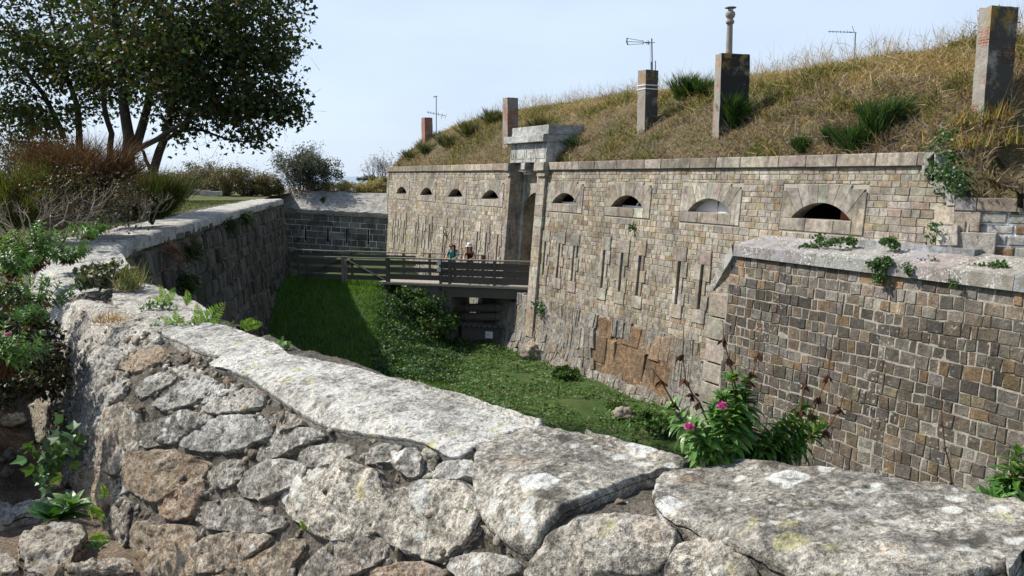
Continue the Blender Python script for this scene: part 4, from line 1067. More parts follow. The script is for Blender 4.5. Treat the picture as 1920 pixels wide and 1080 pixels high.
chims = [(801, 262, 224, .55, .5, ('brick_stack', -.25, .25, 0), 'short brick chimney at the far left end of the grass bank'),
 (957, 268, 188, .50, .55, ('ivy_stack', .25, .3, 0), 'pale rendered chimney with dark ivy, above the gate slab'),
 (1213, 238, 138, .46, .55, ('strapped_stack', .5, .85, 0), 'chimney bound with pale straps carrying an antenna mast'),
 (1369, 236, 109, .40, .95, ('sooty_stack', .42, 1, 0), 'sooty broad chimney topped by a tall clay pot'),
 (1857, 206, 24, .34, .68, ('flaking_stack', .42, .85, 0), 'tallest chimney with flaking render and red brick, far right')]
CH = []
for px, by, ty, a, b2, mt_, lb in chims:
    bb = onhill(px, by); zt = at(px, ty, bb.y).z if bb else 0
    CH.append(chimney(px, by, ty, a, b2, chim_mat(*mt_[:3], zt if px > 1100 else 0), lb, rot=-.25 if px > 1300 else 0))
# straps on the third, ivy on the second
root, b, zt = CH[2]; mb = MB()
for dz in (.42, .55):
    mb.box((b.x, b.y, zt-dz), (.50, .59, .035), math.atan2(T.y, T.x))
mb.build('strap', M_white, root)
M_metal = plain('grey_metal', (.16, .16, .165), .5, .2, 10, .6)
M_clay = plain('weathered_clay', (.27, .24, .21), .9, .35, 9)
root, b, zt = CH[3]
pc = (b.x-.12, b.y, zt+.08); H = at(1369, 19, b.y).z-zt
pot = MB(); pot.lathe(pc, [(.11, 0), (.10, .1), (.085, H*.6), (.085, H*.66), (.12, H*.665), (.125, H*.72), (.09, H*.74), (.09, H*.77), (.13, H*.8), (.15, H*.85), (.13, H*.9), (.07, H*.93), (.07, H*.95)], 18)
po_ = pot.build('chimney_pot', M_clay, root, True)
mb = MB(); 
for k in range(3):
    a = k*2.1; mb.tube([(pc[0]+.06*math.cos(a), pc[1]+.06*math.sin(a), pc[2]+H*.94), (pc[0]+.1*math.cos(a), pc[1]+.1*math.sin(a), pc[2]+H*.995)], .015, 5)
mb.lathe((pc[0], pc[1], pc[2]+H*.985), [(.02, .0), (.17, .0), (.17, .02), (.02, .03)], 14)
mb.build('pot_cowl', M_clay, po_)
# antennas
def antenna(px, base_y, mast_top, D, elems, lb, boom=None, lean=0):
    p0 = at(px, base_y, D); p1 = at(px+lean, mast_top, D)
    root = empty('antenna', p0, lb, 'antenna', 'television antennas above the fort')
    mb = MB(); mb.tube([p0-Vector((0, 0, .3)), p1], .022 if D < 40 else .028, 6); mb.build('mast', M_metal, root)
    mb = MB(); r = .011 if D < 40 else .016
    for e in elems: mb.tube([at(x, y, D+dz) for x, y, dz in e[1:]], r*e[0], 5)
    mb.build('aerial', M_metal, root); return root
D = CH[2][1].y-.05
antenna(1224, 140, 72, D, [(1, (1175, 78, 0), (1228, 80, 0)), (.8, (1177, 72, 0), (1206, 77, 0)), (.8, (1177, 84, 0), (1206, 82, 0)), (2.2, (1176, 71, 0), (1175, 78, 0), (1177, 84, 0)), (1.5, (1205, 76, .2), (1207.5, 80, 0), (1205, 83, -.2)), (1.6, (1215, 76, .25), (1218, 80, 0), (1215, 84, -.25)), (2.5, (1210, 80, 0), (1219, 80, 0)), (.5, (1219, 82, 0), (1219, 140, 0))], 'dark aerial of splayed rods on a mast strapped to a chimney', lean=-2)
mb = MB(); mb.tube([at(1229, 150, D), at(1229, 114, D)], .018, 5); mb.tube([at(1221, 140, D), at(1221, 116, D)], .014, 5); mb.build('bracket_rod', M_metal, CH[2][0])
antenna(818, 262, 180, 52, [(1, (800, 210, 0), (835, 217, 0))]+[(.8, (x, y-3, -.5), (x, y+3, .5)) for x, y in ((803, 210.5), (808, 211.5), (813, 212.5), (822, 214), (829, 215.5))]+[(1.1, (827, 208, .3), (830, 216, 0), (827, 222, -.3)), (1.1, (834, 208, .3), (837, 214, 0), (834, 222, -.3)), (1.6, (812, 182, 0), (820, 180, 0))], 'far thin aerial on a mast beside the brick chimney', lean=0)
antenna(1602, 118, 62, 33, [(1.2, (1553, 59, 0), (1606, 61, 0))]+[(.8, (x, 57.5, -.25), (x, 62, .25)) for x in (1555, 1562, 1569, 1576, 1583, 1589)]+[(1, (1598, 49, 0), (1602, 61, 0)), (2, (1592, 60, 0), (1597, 61, 0)), (.5, (1564, 80, 0), (1585, 82, 0), (1594, 86, 0))], 'thin horizontal aerial on a slim mast on top of the bank', lean=2)

# ------------------------------------------------------------------ far wall closing the ditch
fa_, fb_ = at(500, 386, 50.5), at(722, 398, 48.8); fa_.z = fb_.z = 0
ft_ = (fb_-fa_).normalized(); fnrm = Vector((ft_.y, -ft_.x, 0)); FL = (fb_-fa_).length
def FF(u, v, h): q = fa_+ft_*u+fnrm*(h+.05*(-2.35-v)); return Vector((q.x, q.y, v+.33*(1-u/FL)))
far = empty('far_wall', FF(FL/2, -5, 0), 'shaded dark granite wall at the end of the ditch under a pale lichened sloping top', 'wall'); far['kind'] = 'thing'
ex = [(u-.06, u+.06, -4.3, -3.4) for u in (FL*.33, FL*.52, FL*.68, FL*.86)]
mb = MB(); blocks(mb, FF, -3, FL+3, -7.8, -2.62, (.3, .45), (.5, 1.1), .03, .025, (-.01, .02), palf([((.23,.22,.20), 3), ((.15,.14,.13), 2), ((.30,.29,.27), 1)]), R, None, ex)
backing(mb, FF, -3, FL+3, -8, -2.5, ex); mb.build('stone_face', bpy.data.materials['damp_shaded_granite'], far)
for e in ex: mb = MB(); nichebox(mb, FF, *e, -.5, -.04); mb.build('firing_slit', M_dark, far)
mb = MB(); blocks(mb, FF, -3, FL+3, -2.6, -2.33, (.27, .27), (.8, 1.6), .02, .02, (.08, .1), palf([((.33,.33,.31), 1)]), R, None, (), -.5)
G2 = []
for i in range(90):
    u = -3+(FL+6)*i/89; row = []
    for j in range(16):
        f = j/15; q = FF(u, -2.33, .08-2.0*f); st = .10*((f*3) % 1 > .5)
        row.append(q+Vector((0, 0, .92*f+.10*fbm((u*1.3, f*4, 3), 4)+.05*math.floor(f*3.0))))
    for k in (4, 14, 40): row.append(FF(u, -1.35, -k)+Vector((0, 0, .1)))
    G2.append(row)
mb.grid(G2, (.33, .32, .295)); mb.build('sloping_coping', M_cop, far)
# ------------------------------------------------------------------ timber bridge to the gate
DZ = -4.67
bA = atz(548, 478, -3.6); bB = atz(993, 491, -3.6); bA.z = bB.z = 0
be = (bB-bA).normalized(); bg_ = Vector((-be.y, be.x, 0)); BL = (bB-bA).length+.25; BW = 2.5
def BP(k, g, z): p = bA+be*k+bg_*g; return Vector((p.x, p.y, DZ+z))
def bk_at(px, z, g=0):
    kk = (px-960)/F0; q = bA+bg_*g; zz = DZ+z
    return (kk*(q.y*cp-zz*sp)-q.x)/(be.x-kk*be.y*cp)
t = NT('weathered_timber'); c = t.mix(t.noise(6, 6, .7, t.scale(t.pos, (1, 1, 5))), (.06, .053, .044), (.18, .16, .135)); c = t.mix(.35, c, t.mix(1, c, t.attr(), 'MULTIPLY'))
M_wood = t.fin(c, t.bump(t.noise(20, 4, .6, t.scale(t.pos, (1, 1, 6))), .6, .02), .85)
M_rail = plain('silvered_timber', (.25, .23, .19), .85, .3, 12)
M_conc = plain('old_concrete', (.13, .12, .105), .95, .3, 3)
br = empty('footbridge', BP(BL/2, BW/2, -.4), 'dark timber footbridge with board railings crossing the ditch to the gate', 'bridge'); br['kind'] = 'thing'
kd = bk_at(733, 0)
mb = MB(); k = kd-.6; n = 0
while k < BL+.5:
    mb.hexa([BP(k, -.14, -.09), BP(k+.19, -.14, -.09), BP(k+.19, BW+.14, -.09), BP(k, BW+.14, -.09), BP(k, -.14, 0), BP(k+.19, -.14, 0), BP(k+.19, BW+.14, 0), BP(k, BW+.14, 0)], (R.uniform(.7, 1.2),)*3); k += .2; n += 1
mb.build('deck', plain('worn_deck', (.33, .30, .25), .9, .3, 6), br)
kab = bk_at(846, -.3)
for g in (.05, 1.2, 2.4):
    mb = MB(); mb.beam(BP(kab-.3, g, -.32), BP(BL, g, -.32), .22, .42); mb.build('bearer', M_wood, br)
mb = MB(); bx0, bx1 = bk_at(770, -.5), kab
mb.hexa([BP(bx0-.3, -.05, -3.2), BP(bx1, -.05, -3.2), BP(bx1, BW, -3.2), BP(bx0-.3, BW, -3.2), BP(bx0-.3, -.05, -.1), BP(bx1, -.05, -.1), BP(bx1, BW, -.1), BP(bx0-.3, BW, -.1)])
mb.build('abutment', M_conc, br)
def post(px, h0, h1, g=0, w_=.10, mat=M_wood, px_is_k=False):
    k = px if px_is_k else bk_at(px, .5, g); mb = MB(); mb.beam(BP(k, g, h0), BP(k, g, h1), w_, w_, be); return mb.build('post', mat, br)
for px in (729, 826, 843, 927): post(px, -.3, 1.04)
for px in (575, 660, 757, 806, 905): post(px, -.1, 1.02, BW)
mb = MB(); mb.beam(BP(bk_at(728, 1), -.02, 1.07), BP(BL, -.02, 1.07), .13, .06); mb.build('handrail', M_rail, br)
for a, b in ((545, 648), (648, 780), (790, 960)):
    mb = MB(); mb.beam(BP(bk_at(a, 1.05, BW), BW, 1.05), BP(bk_at(b, 1.05, BW), BW, 1.03), .12, .05); mb.build('handrail', M_rail, br)
for za, zb, a, b in ((.80, .96, 728, 826), (.46, .66, 728, 826), (.12, .36, 728, 826), (.66, .96, 826, 991), (.36, .645, 826, 991), (.05, .345, 826, 991)):
    mb = MB(); ka, kb = bk_at(a, .5), min(bk_at(b, .5), BL); v = R.uniform(.7, 1.2)
    mb.hexa([BP(ka, .05, za), BP(kb, .05, za+.01), BP(kb, .085, za+.01), BP(ka, .085, za), BP(ka, .05, zb), BP(kb, .05, zb-.012), BP(kb, .085, zb-.012), BP(ka, .085, zb)], (v, v, v)); mb.build('railing_board', M_wood, br)
for za, zb in ((.10, .28), (.45, .65), (.76, .92)):
    mb = MB(); ka, kb = bk_at(548, .5, BW), bk_at(780, .5, BW); v = R.uniform(.7, 1.2)
    mb.hexa([BP(ka, BW-.05, za), BP(kb, BW-.05, za), BP(kb, BW-.015, za), BP(ka, BW-.015, za), BP(ka, BW-.05, zb), BP(kb, BW-.05, zb), BP(kb, BW-.015, zb), BP(ka, BW-.015, zb)], (v, v, v)); mb.build('railing_board', M_wood, br)
# small white notices on the railing
for i, zz in enumerate((.93, .63)):
    k = bk_at(824, zz); mb = MB(); mb.hexa([BP(k-.09, -.10, zz-.09), BP(k+.09, -.10, zz-.09), BP(k+.09, -.085, zz-.09), BP(k-.09, -.085, zz-.09), BP(k-.09, -.10, zz+.09), BP(k+.09, -.10, zz+.09), BP(k+.09, -.085, zz+.09), BP(k-.09, -.085, zz+.09)])
    mb.beam(BP(k, -.085, zz), BP(k, .05, zz), .03, .03)
    tag(mb.build('notice_plate', M_white), 'small blank white square plate on the railing, %s of two' % ('upper' if i == 0 else 'lower'), 'sign', 'white plates on the bridge railing')
# two-leaved timber gate at the landward end
for i, (a, b, up) in enumerate(((561, 643, 1), (649, 726, 0))):
    ka, kb = bk_at(a, .5, -.05), bk_at(b, .5, -.05)
    root = empty('timber_gate', BP((ka+kb)/2, -.05, 0), ('left' if i == 0 else 'right')+' leaf of the dark timber gate with a diagonal brace, ' + ('next to the shaded wall' if i == 0 else 'beside the bridge deck'), 'gate', 'gate leaves at the bridge'); root['kind'] = 'thing'
    for za, zb in ((.06, .26), (.34, .58), (.70, .94)):
        mb = MB(); v = R.uniform(.75, 1.15); mb.hexa([BP(ka, -.06, za), BP(kb, -.06, za), BP(kb, -.02, za), BP(ka, -.02, za), BP(ka, -.06, zb), BP(kb, -.06, zb), BP(kb, -.02, zb), BP(ka, -.02, zb)], (v,)*3); mb.build('board', M_wood, root)
    mb = MB(); mb.beam(BP(ka, -.04, 1.03), BP(kb, -.04, 1.03), .10, .05); mb.build('top_rail', M_rail, root)
    mb = MB(); lo_, hi_ = (ka+.1, kb-.1) if up else (kb-.1, ka+.1); mb.beam(BP(lo_, -.085, .1), BP(hi_, -.085, .93), .04, .2, bg_); mb.build('brace', M_wood, root)
    for k in (ka, kb):
        mb = MB(); mb.beam(BP(k, -.04, -.15), BP(k, -.04, 1.08), .11, .11, be); mb.build('gate_post', M_rail if (k == kb) == (i == 0) else M_wood, root)
mb = MB(); kc = bk_at(650, .6); pts = [BP(kc+.13*math.cos(a)+.12, -.12, .78+.16*math.sin(a)) for a in [math.pi*2*q/14 for q in range(15)]]
mb.tube(pts, .018, 5); mb.tube([BP(kc+.0, -.12, .6), BP(kc+.25, -.12, .58)], .014, 4); tag(mb.build('chain', M_rail), 'pale loop of chain hanging between the two gate leaves', 'chain')
# pipes, shed and drain beneath the bridge
M_rust = plain('dull_pipe', (.13, .115, .095), .8, .3, 4)
for i, (y0, lb) in enumerate(((577, 'upper of two thick brown pipes crossing the ditch under the bridge'), (594, 'lower of two thick brown pipes crossing the ditch above the shed'))):
    p0, p1 = at(838, y0, 35.6), at(966, y0, 34.0); mb = MB(); mb.tube([p0, p0.lerp(p1, .33), p0.lerp(p1, .66), p1+(p1-p0)*.12], .19, 14)
    for f in (.3, .75): 
        q = p0.lerp(p1, f); mb.tube([q, q+(p1-p0).normalized()*.08], .215, 14)
    tag(mb.build('pipe', M_rust, None, True), lb, 'pipe', 'pipes under the bridge')
sp_ = at(914, 640, 35.2); sh = empty('shed', (sp_.x, sp_.y, -7.3), 'small dark concrete shed with a corrugated roof, under the bridge', 'shed'); sh['kind'] = 'thing'
zt_ = at(914, 613, 34.4).z; hw = .95; rot = math.atan2(be.y, be.x)
mb = MB(); mb.box((sp_.x, sp_.y, (zt_-7.6)/2), (hw*2, 1.6, zt_+7.6), rot); mb.build('shed_wall', plain('dark_concrete', (.115, .105, .09), .95, .3, 4), sh)
mb = MB(); G2 = []; M3 = Matrix.Rotation(rot, 3, 'Z')
for i in range(61):
    x = -1.35+2.7*i/60; G2.append([M3@Vector((x, yy, .18*(yy+1)/2+.03*math.sin(x*26)+o_))+Vector((sp_.x, sp_.y, zt_+.03)) for yy, o_ in ((-1, 0), (1, 0))])
mb.grid(G2); mb.build('roof_sheet', plain('weathered_sheet', (.17, .18, .165), .7, .3, 5), sh)
nx = at(917, 628, sp_.y-1.0); mb = MB(); mb.box((nx.x, nx.y, nx.z), (.34, .03, .30), rot); mb.beam((nx.x, nx.y, nx.z), (nx.x-bg_.x*-.1, nx.y+.25, nx.z), .05, .05)
nt_ = mb.build('notice', M_white, sh)
mb = MB()
for k in range(4): mb.box((nx.x-.09+.06*k, nx.y-.017-.0, nx.z+.02*(k % 2)), (.02, .004, .14-.03*(k % 3)), rot)
mb.build('notice_marks', plain('faded_grey_print', (.3, .3, .3), .8), nt_)
mb = MB(); nb = at(903, 635, sp_.y-1.0); mb.box((nb.x, nb.y+.05, nb.z), (.75, .06, .05), rot); mb.build('ledge', M_wood, sh)
mb = MB(); a_, b_, c_, d_ = at(972, 602, 33.6), at(960, 602.5, 33.6), at(957, 608, 33.6), at(956, 668, 33.6)
mb.tube([a_, b_, b_.lerp(c_, .5)+Vector((-.03, 0, .03)), c_, c_.lerp(d_, .5), d_], .075, 10)
for f in (.15, .6): q = c_.lerp(d_, f); mb.tube([q, q-Vector((0, 0, .06))], .095, 10)
tag(mb.build('drain_pipe', plain('grey_plastic', (.20, .19, .18), .6, .2, 5), None, True), 'grey elbowed drain pipe going down the scarp beside the shed', 'pipe')
for i, (x, y, D, r) in enumerate(((743, 535, 36.0, .42), (757, 556, 35.4, .30), (772, 567, 35.2, .25))):
    q = at(x, y, D); mb = MB(); G2 = []
    for a in range(17):
        row = []
        for b in range(13):
            th, ph = 2*math.pi*a/16, math.pi*b/12; v = Vector((math.cos(th)*math.sin(ph), math.sin(th)*math.sin(ph), math.cos(ph))); v *= r*(1+.28*fbm(tuple(v*1.6+Vector((i*5, 0, 0))), 3)); row.append(q+v)
        G2.append(row)
    mb.grid(G2); tag(mb.build('boulder', M_grey, None, True), ('largest pale boulder at the edge of the grass bank next to the bridge deck', 'middle pale boulder below the bridge deck edge', 'smallest and lowest pale stone below the bridge deck edge, by the ivy')[i], 'boulder', 'boulders beside the bridge')

# ------------------------------------------------------------------ the two visitors
M_body = NT('skin_and_clothes'); M_body = M_body.fin(M_body.attr(), None, .65)
M_hair = plain('dark_brown_hair', (.045, .022, .014), .55, .4, 60)
M_hairb = plain('fair_brown_hair', (.16, .085, .04), .55, .4, 60)
def skin_mesh(name, J, E, sub=2):
    me = bpy.data.meshes.new(name+'_cage'); ks = list(J); me.from_pydata([J[k][0] for k in ks], [(ks.index(a), ks.index(b)) for a, b in E], [])
    o = bpy.data.objects.new(name+'_cage', me); COL.objects.link(o)
    m = o.modifiers.new('s', 'SKIN'); m.use_smooth_shade = True
    for i, k in enumerate(ks):
        r = J[k][1]; me.skin_vertices[0].data[i].radius = r if hasattr(r, '__len__') else (r, r)
    me.skin_vertices[0].data[0].use_root = True
    o.modifiers.new('d', 'SUBSURF').levels = sub
    dg = bpy.context.evaluated_depsgraph_get(); ev = o.evaluated_get(dg); out = bpy.data.meshes.new_from_object(ev)
    bpy.data.objects.remove(o); bpy.data.meshes.remove(me); out.name = name; return out
def person(base, rotz, pose, colf, label):
    J = {'pelvis': ((0,0,.93), (.165,.12)), 'waist': ((0,-.01,1.08), (.125,.10)), 'chest': ((0,-.04,1.27), (.15,.11)), 'neck0': ((0,-.05,1.41), (.062,.06)), 'neck1': ((0,-.07,1.475), .048),
         'head': ((pose['tx']*.4,-.085,1.55), (.078,.09)), 'face': ((pose['tx'],-.095-pose['nod']*0,1.61), (.078,.092)), 'crown': ((pose['tx']*1.2,-.08,1.675), (.05,.06)), 'nose': ((pose['tx']+pose['tx']*.6,-.20,1.585), .014)}
    E = [('pelvis','waist'),('waist','chest'),('chest','neck0'),('neck0','neck1'),('neck1','head'),('head','face'),('face','crown'),('face','nose')]
    for s, q in ((-1, 'l'), (1, 'r')):
        J['sh'+q] = ((s*.165,-.045,1.375), .058); J['el'+q] = ((s*pose['elx'],-.10,1.15), .042); J['wr'+q] = ((s*pose['wrx'],-.37,1.105), .029); J['pa'+q] = ((s*(pose['wrx']-.02),-.45,1.10), (.036,.02))
        J['hp'+q] = ((s*.09,0,.86), .095); J['kn'+q] = ((s*.10,-.02,.48), .062); J['an'+q] = ((s*.10,.02,.09), .042); J['to'+q] = ((s*.115,-.13,.035), (.04,.03))
        E += [('chest','sh'+q),('sh'+q,'el'+q),('el'+q,'wr'+q),('wr'+q,'pa'+q),('pelvis','hp'+q),('hp'+q,'kn'+q),('kn'+q,'an'+q),('an'+q,'to'+q)]
        for f in range(4):
            a = 'f%d%s' % (f, q); b = 'g%d%s' % (f, q); x = s*(pose['wrx']-.055+.024*f)
            J[a] = ((x,-.505-.008*(f in (1, 2)),1.098), .0095); J[b] = ((x,-.54-.012*(f in (1, 2)),1.075), .008); E += [('pa'+q, a), (a, b)]
        J['t'+q] = ((s*(pose['wrx']-.075),-.425,1.09), .0105); J['u'+q] = ((s*(pose['wrx']-.095),-.455,1.085), .009); E += [('pa'+q, 't'+q), ('t'+q, 'u'+q)]
    me = skin_mesh('person', J, E)
    cols = []
    for p in me.polygons:
        c = p.center; arm = abs(c.x) > .185 or c.y < -.22
        cols += [(*colf(c, arm), 1)]*p.loop_total
    a = me.attributes.new('Col', 'FLOAT_COLOR', 'CORNER'); a.data.foreach_set('color', np.array(cols, np.float32).ravel())
    M = Matrix.Translation(base)@Matrix.Rotation(rotz, 4, 'Z'); me.transform(M)
    o = link('person', me, M_body); tag(o, label, 'person'); o['group'] = 'two women at the bridge railing'
    return o, M
SK = (.52, .31, .22)
def c1(c, arm):
    if c.z > 1.43 or (arm and c.z > .98): return SK
    if c.z > .80 and not arm: return (.012, .30, .26) if c.z < 1.385 or abs(c.x) > .07 else SK
    if c.z > .1: return (.02, .02, .024)
    return (.05, .045, .04)
def c2(c, arm):
    if c.z > 1.34 or (arm and c.z > .98): return SK
    if c.z > .97 and not arm: return (.008, .008, .009)
    if c.z > .68: return (.06, .10, .19)
    if c.z > .1: return SK
    return (.03, .03, .03)
k1, k2 = bk_at(848, 1.3, .42), bk_at(881, 1.3, .42); rz = math.atan2(be.y, be.x)
o1, M1 = person(BP(k1, .46, 0), rz, dict(tx=-.03, nod=0, elx=.24, wrx=.20), c1, 'woman in a teal top with backpack straps, head turned up, leaning on the bridge rail')
o2, M2 = person(BP(k2, .46, 0), rz, dict(tx=.0, nod=1, elx=.25, wrx=.16), c2, 'woman in a white brimmed hat and black vest leaning on the bridge rail')
def child(mbv, name, mat, par, M, smooth=True):
    mbv.v = [tuple(M@Vector(v)) for v in mbv.v]; return mbv.build(name, mat, par, smooth)
mb = MB(); G2 = []
for a in range(15):
    row = []
    for b in range(9):
        th = -.35+math.pi*1.0+(-math.pi*.62+math.pi*1.24*a/14); th = math.pi/2+(-2.0+4.0*a/14); ph = 1.9*b/8
        row.append(Vector((-.03+.098*math.cos(th)*math.sin(ph), -.08+.112*math.sin(th)*math.sin(ph), 1.605+.112*math.cos(ph))))
    G2.append(row)
mb.grid(G2); mb.tube([(.05, .0, 1.66), (.085, .04, 1.58), (.09, .03, 1.48), (.085, .01, 1.41)], [.05, .055, .045, .015], 8)
child(mb, 'hair', M_hair, o1, M1)
mb = MB()
for s in (-1, 1): mb.tube([(s*.125, .06, 1.36), (s*.13, -.03, 1.435), (s*.135, -.135, 1.36), (s*.15, -.13, 1.2), (s*.16, -.02, 1.1)], .02, 6)
child(mb, 'backpack_strap', plain('black_webbing', (.012, .012, .014), .7), o1, M1)
mb = MB(); mb.box((0, .17, 1.22), (.30, .16, .42)); child(mb, 'backpack', bpy.data.materials['black_webbing'], o1, M1, False)
mb = MB(); mb.box((-.03, -.185, 1.625), (.135, .03, .036)); child(mb, 'sunglasses', bpy.data.materials['black_webbing'], o1, M1, False)
mb = MB(); mb.lathe((0, -.09, 1.655), [(.205, -.022), (.20, -.012), (.118, .004), (.112, .03), (.105, .09), (.09, .12), (.04, .128)], 24); child(mb, 'sun_hat', M_white, o2, M2)
mb = MB(); mb.lathe((0, -.09, 1.662), [(.1165, .0), (.116, .028)], 24); child(mb, 'hat_band', bpy.data.materials['black_webbing'], o2, M2)
mb = MB()
for s in (-1, 1): mb.tube([(s*.06, -.05, 1.66), (s*.092, -.07, 1.56), (s*.095, -.09, 1.46), (s*.10, -.13, 1.34), (s*.10, -.14, 1.24)], [.045, .045, .042, .038, .012], 8)
mb.tube([(0, .0, 1.68), (0, .015, 1.58), (0, .03, 1.45), (0, .05, 1.33)], [.07, .08, .075, .02], 10)
child(mb, 'hair', M_hairb, o2, M2)
for o, M, tx in ((o1, M1, -.03), (o2, M2, 0)):
    mb = MB(); mb.box((tx*1.2, -.175, 1.545), (.05, .012, .012)); child(mb, 'lips', plain('lips', (.30, .09, .08), .5) if o is o1 else bpy.data.materials['lips'], o, M, False)
mb = MB()
for s in (-1, 1): mb.box((s*.033, -.175, 1.615), (.03, .012, .014))
child(mb, 'eyes', bpy.data.materials['black_webbing'], o2, M2, False)
# ------------------------------------------------------------------ vegetation
M_leaf = leafmat('leaf', .35, .5, .35); M_blade = leafmat('grass_blade', .3, .7, .2); M_dry = leafmat('dry_stalk', .25, .85, .1)
M_bark = plain('bark', (.042, .036, .029), .95, .4, 12, 0, .8); M_twig = plain('grey_twig', (.20, .175, .15), .9, .35, 9)
M_stem = plain('dead_stem', (.14, .07, .035), .8, .35, 14)
GREEN = [(.045,.09,.015), (.07,.13,.025), (.03,.06,.012)]
def np3(v): return np.array([v.x, v.y, v.z])
# dry grass over the bank
def bank_points(n, q1=9.5, bias=1.3, k0=10, k1=None):
    k1 = k1 or 180; P = []; Q = []
    ks_ = np.clip(k0+(k1-k0)*NR.random(n)**.85, 0, len(ft)-2); qv = q1*NR.random(n)**bias
    for k, q in zip(ks_, qv):
        i = int(k); f = k-i; p = ft[i].lerp(ft[i+1], f)+fn[i].lerp(fn[i+1], f)*q
        P.append((p.x, p.y, hill_z(p)-.03)); Q.append(q)
    return np.array(P), np.array(Q)
def nz(P, sc, off=0): return np.array([noise.noise(Vector((p[0]*sc+off, p[1]*sc, p[2]*sc))) for p in P])
P, Q = bank_points(80000); P_, Q_ = bank_points(34000, 7, 1.2, 112); P = np.concatenate([P, P_]); Q = np.concatenate([Q, Q_])
n1 = nz(P, .42, 3); n2 = nz(P, 1.4, 9)
straw = pick([(.40,.31,.16), (.33,.24,.12), (.46,.38,.22), (.27,.19,.10)], len(P)); green = pick([(.13,.14,.035), (.17,.17,.05), (.09,.11,.03)], len(P)); mauve = pick([(.24,.19,.165), (.30,.25,.22), (.19,.14,.11)], len(P))
r_ = NR.random(len(P)); gsel = (n1+.5*n2 > .12+.5*(r_-.5)); msel = (~gsel) & ((Q < 2.2+1.5*n2) & (r_ > .3))
cols = np.where(gsel[:, None] & (r_ > .25)[:, None], green, np.where(msel[:, None], mauve, straw))
D = unit(np.array([0, 0, 1.0])+.55*np.stack([NR.normal(size=len(P)), NR.normal(size=len(P)), 0*r_], 1)+np.array([-.15, -.2, 0]))
bend = .45*np.stack([NR.normal(size=len(P))+.25, NR.normal(size=len(P))-.15, -np.abs(NR.normal(size=len(P)))*.6], 1)
me = blades('dry_grass', P, D, (.14+.26*NR.random(len(P))**1.5+.16*(n2 > .15))*(1+.6*np.clip(n1, -.5, .6)), .018+.016*NR.random(len(P)), bend, cols)
tag(link('dry_grass', me, M_dry), 'dry straw and green grass covering the earth bank above the fort', 'grass', None, 'stuff')
P2, Q2 = bank_points(9000, 9, 1.0); m2_ = nz(P2, .9, 21) > .0; P2 = P2[m2_]; n2_ = len(P2)
me = blades('straw_tangle', P2+np.array([0, 0, .12]), rdir(n2_)*np.array([1, 1, .35])+np.array([0, 0, .3]), .4+.5*NR.random(n2_), .011, .5*rdir(n2_), pick([(.52,.45,.30), (.44,.36,.22), (.36,.28,.2)], n2_)); tag(link('straw_tangle', me, M_dry), 'tangled pale straw lying in the dry grass of the bank', 'straw', None, 'stuff')
# feathery dead stalks along the skyline
P, Q = bank_points(5200, 11, .5); keep = (Q > 4.5) & (nz(P, .3, 7) > -.15); P = P[keep]
D = unit(np.array([0, 0, 1.0])+.5*rdir(len(P))); L = .5+.75*NR.random(len(P))
V = []
me = blades('dead_stalks', np.repeat(P, 3, 0)+np.repeat(D*L[:, None], 3, 0)*np.tile([0, .45, .6], len(P))[:, None], np.repeat(D, 3, 0)+np.tile([0, .9, .9], len(P))[:, None]*rdir(3*len(P)), np.repeat(L, 3)*np.tile([1, .45, .35], len(P)), .010+.004*NR.random(3*len(P)), .3*rdir(3*len(P)), pick([(.42,.32,.22), (.33,.22,.15), (.5,.42,.3)], 3*len(P)))
tag(link('dead_stalks', me, M_dry), 'pale dead stalks standing up along the skyline of the bank', 'dead stalks', None, 'stuff')

def thing_mesh(name, me, mat, label, cat, group=None):
    o = link(name, me, mat); tag(o, label, cat, group); return o
def broom(base, h, spread, n, pal, label, lean=(0, 0), w_=.016, name='broom_bush', dry=False, group='broom bushes', sprays=26):
    base = np3(base); root = empty(name, Vector(base), label, 'bush', group)
    c = NR.normal(size=(sprays, 2))*spread*.42; hs = h*(.55+.45*NR.random(sprays))
    i = NR.integers(0, sprays, n); up = NR.random(n)
    P0_ = np.stack([base[0]+c[i, 0]*(.25+.75*up)+NR.normal(size=n)*spread*.07, base[1]+c[i, 1]*(.25+.75*up)+NR.normal(size=n)*spread*.07, base[2]+hs[i]*up*.72], 1)
    D = np.stack([c[i, 0]/spread*.8+lean[0]+NR.normal(size=n)*(.55 if dry else .3), c[i, 1]/spread*.8+lean[1]+NR.normal(size=n)*(.55 if dry else .3), .9-(.25*NR.random(n) if dry else 0*up)], 1)
    me = blades('foliage', P0_, D, h*(.22+.28*NR.random(n)), w_*(.7+.6*NR.random(n)), .18*rdir(n), pick(pal, n, .22)); link('foliage', me, M_dry if dry else M_blade, root)
    mb = MB()
    for k in range(min(14, sprays)):
        b = Vector(base); t_ = Vector((base[0]+c[k, 0]*.9, base[1]+c[k, 1]*.9, base[2]+hs[k]*.75)); mb.tube([b-Vector((0, 0, .1)), b.lerp(t_, .5)+Vector((0, 0, h*.08)), t_], [.02*h+.006, .012*h+.004, .004], 5)
    mb.build('stem', M_stem if dry else M_bark, root); return root
BG = [(.035,.085,.018), (.05,.11,.025), (.028,.06,.015), (.07,.12,.03)]
def hb(px, py, h, sp_, n, label, pal=BG, lean=(0, 0)):
    b = onhill(px, py)
    if b is None: print('no hill', px, py); return
    return broom(b-Vector((0, 0, .08)), h, sp_, n, pal, label, lean, .02)
hb(1283, 186, 1.05, .55, 1700, 'dark green broom bush on the bank skyline left of the clay-pot chimney'); hb(1318, 182, .9, .5, 1000, 'smaller broom bush on the skyline touching the clay-pot chimney')
hb(1376, 238, 1.15, .5, 2200, 'dense green broom bush in front of the chimney with the clay pot', lean=(.25, 0))
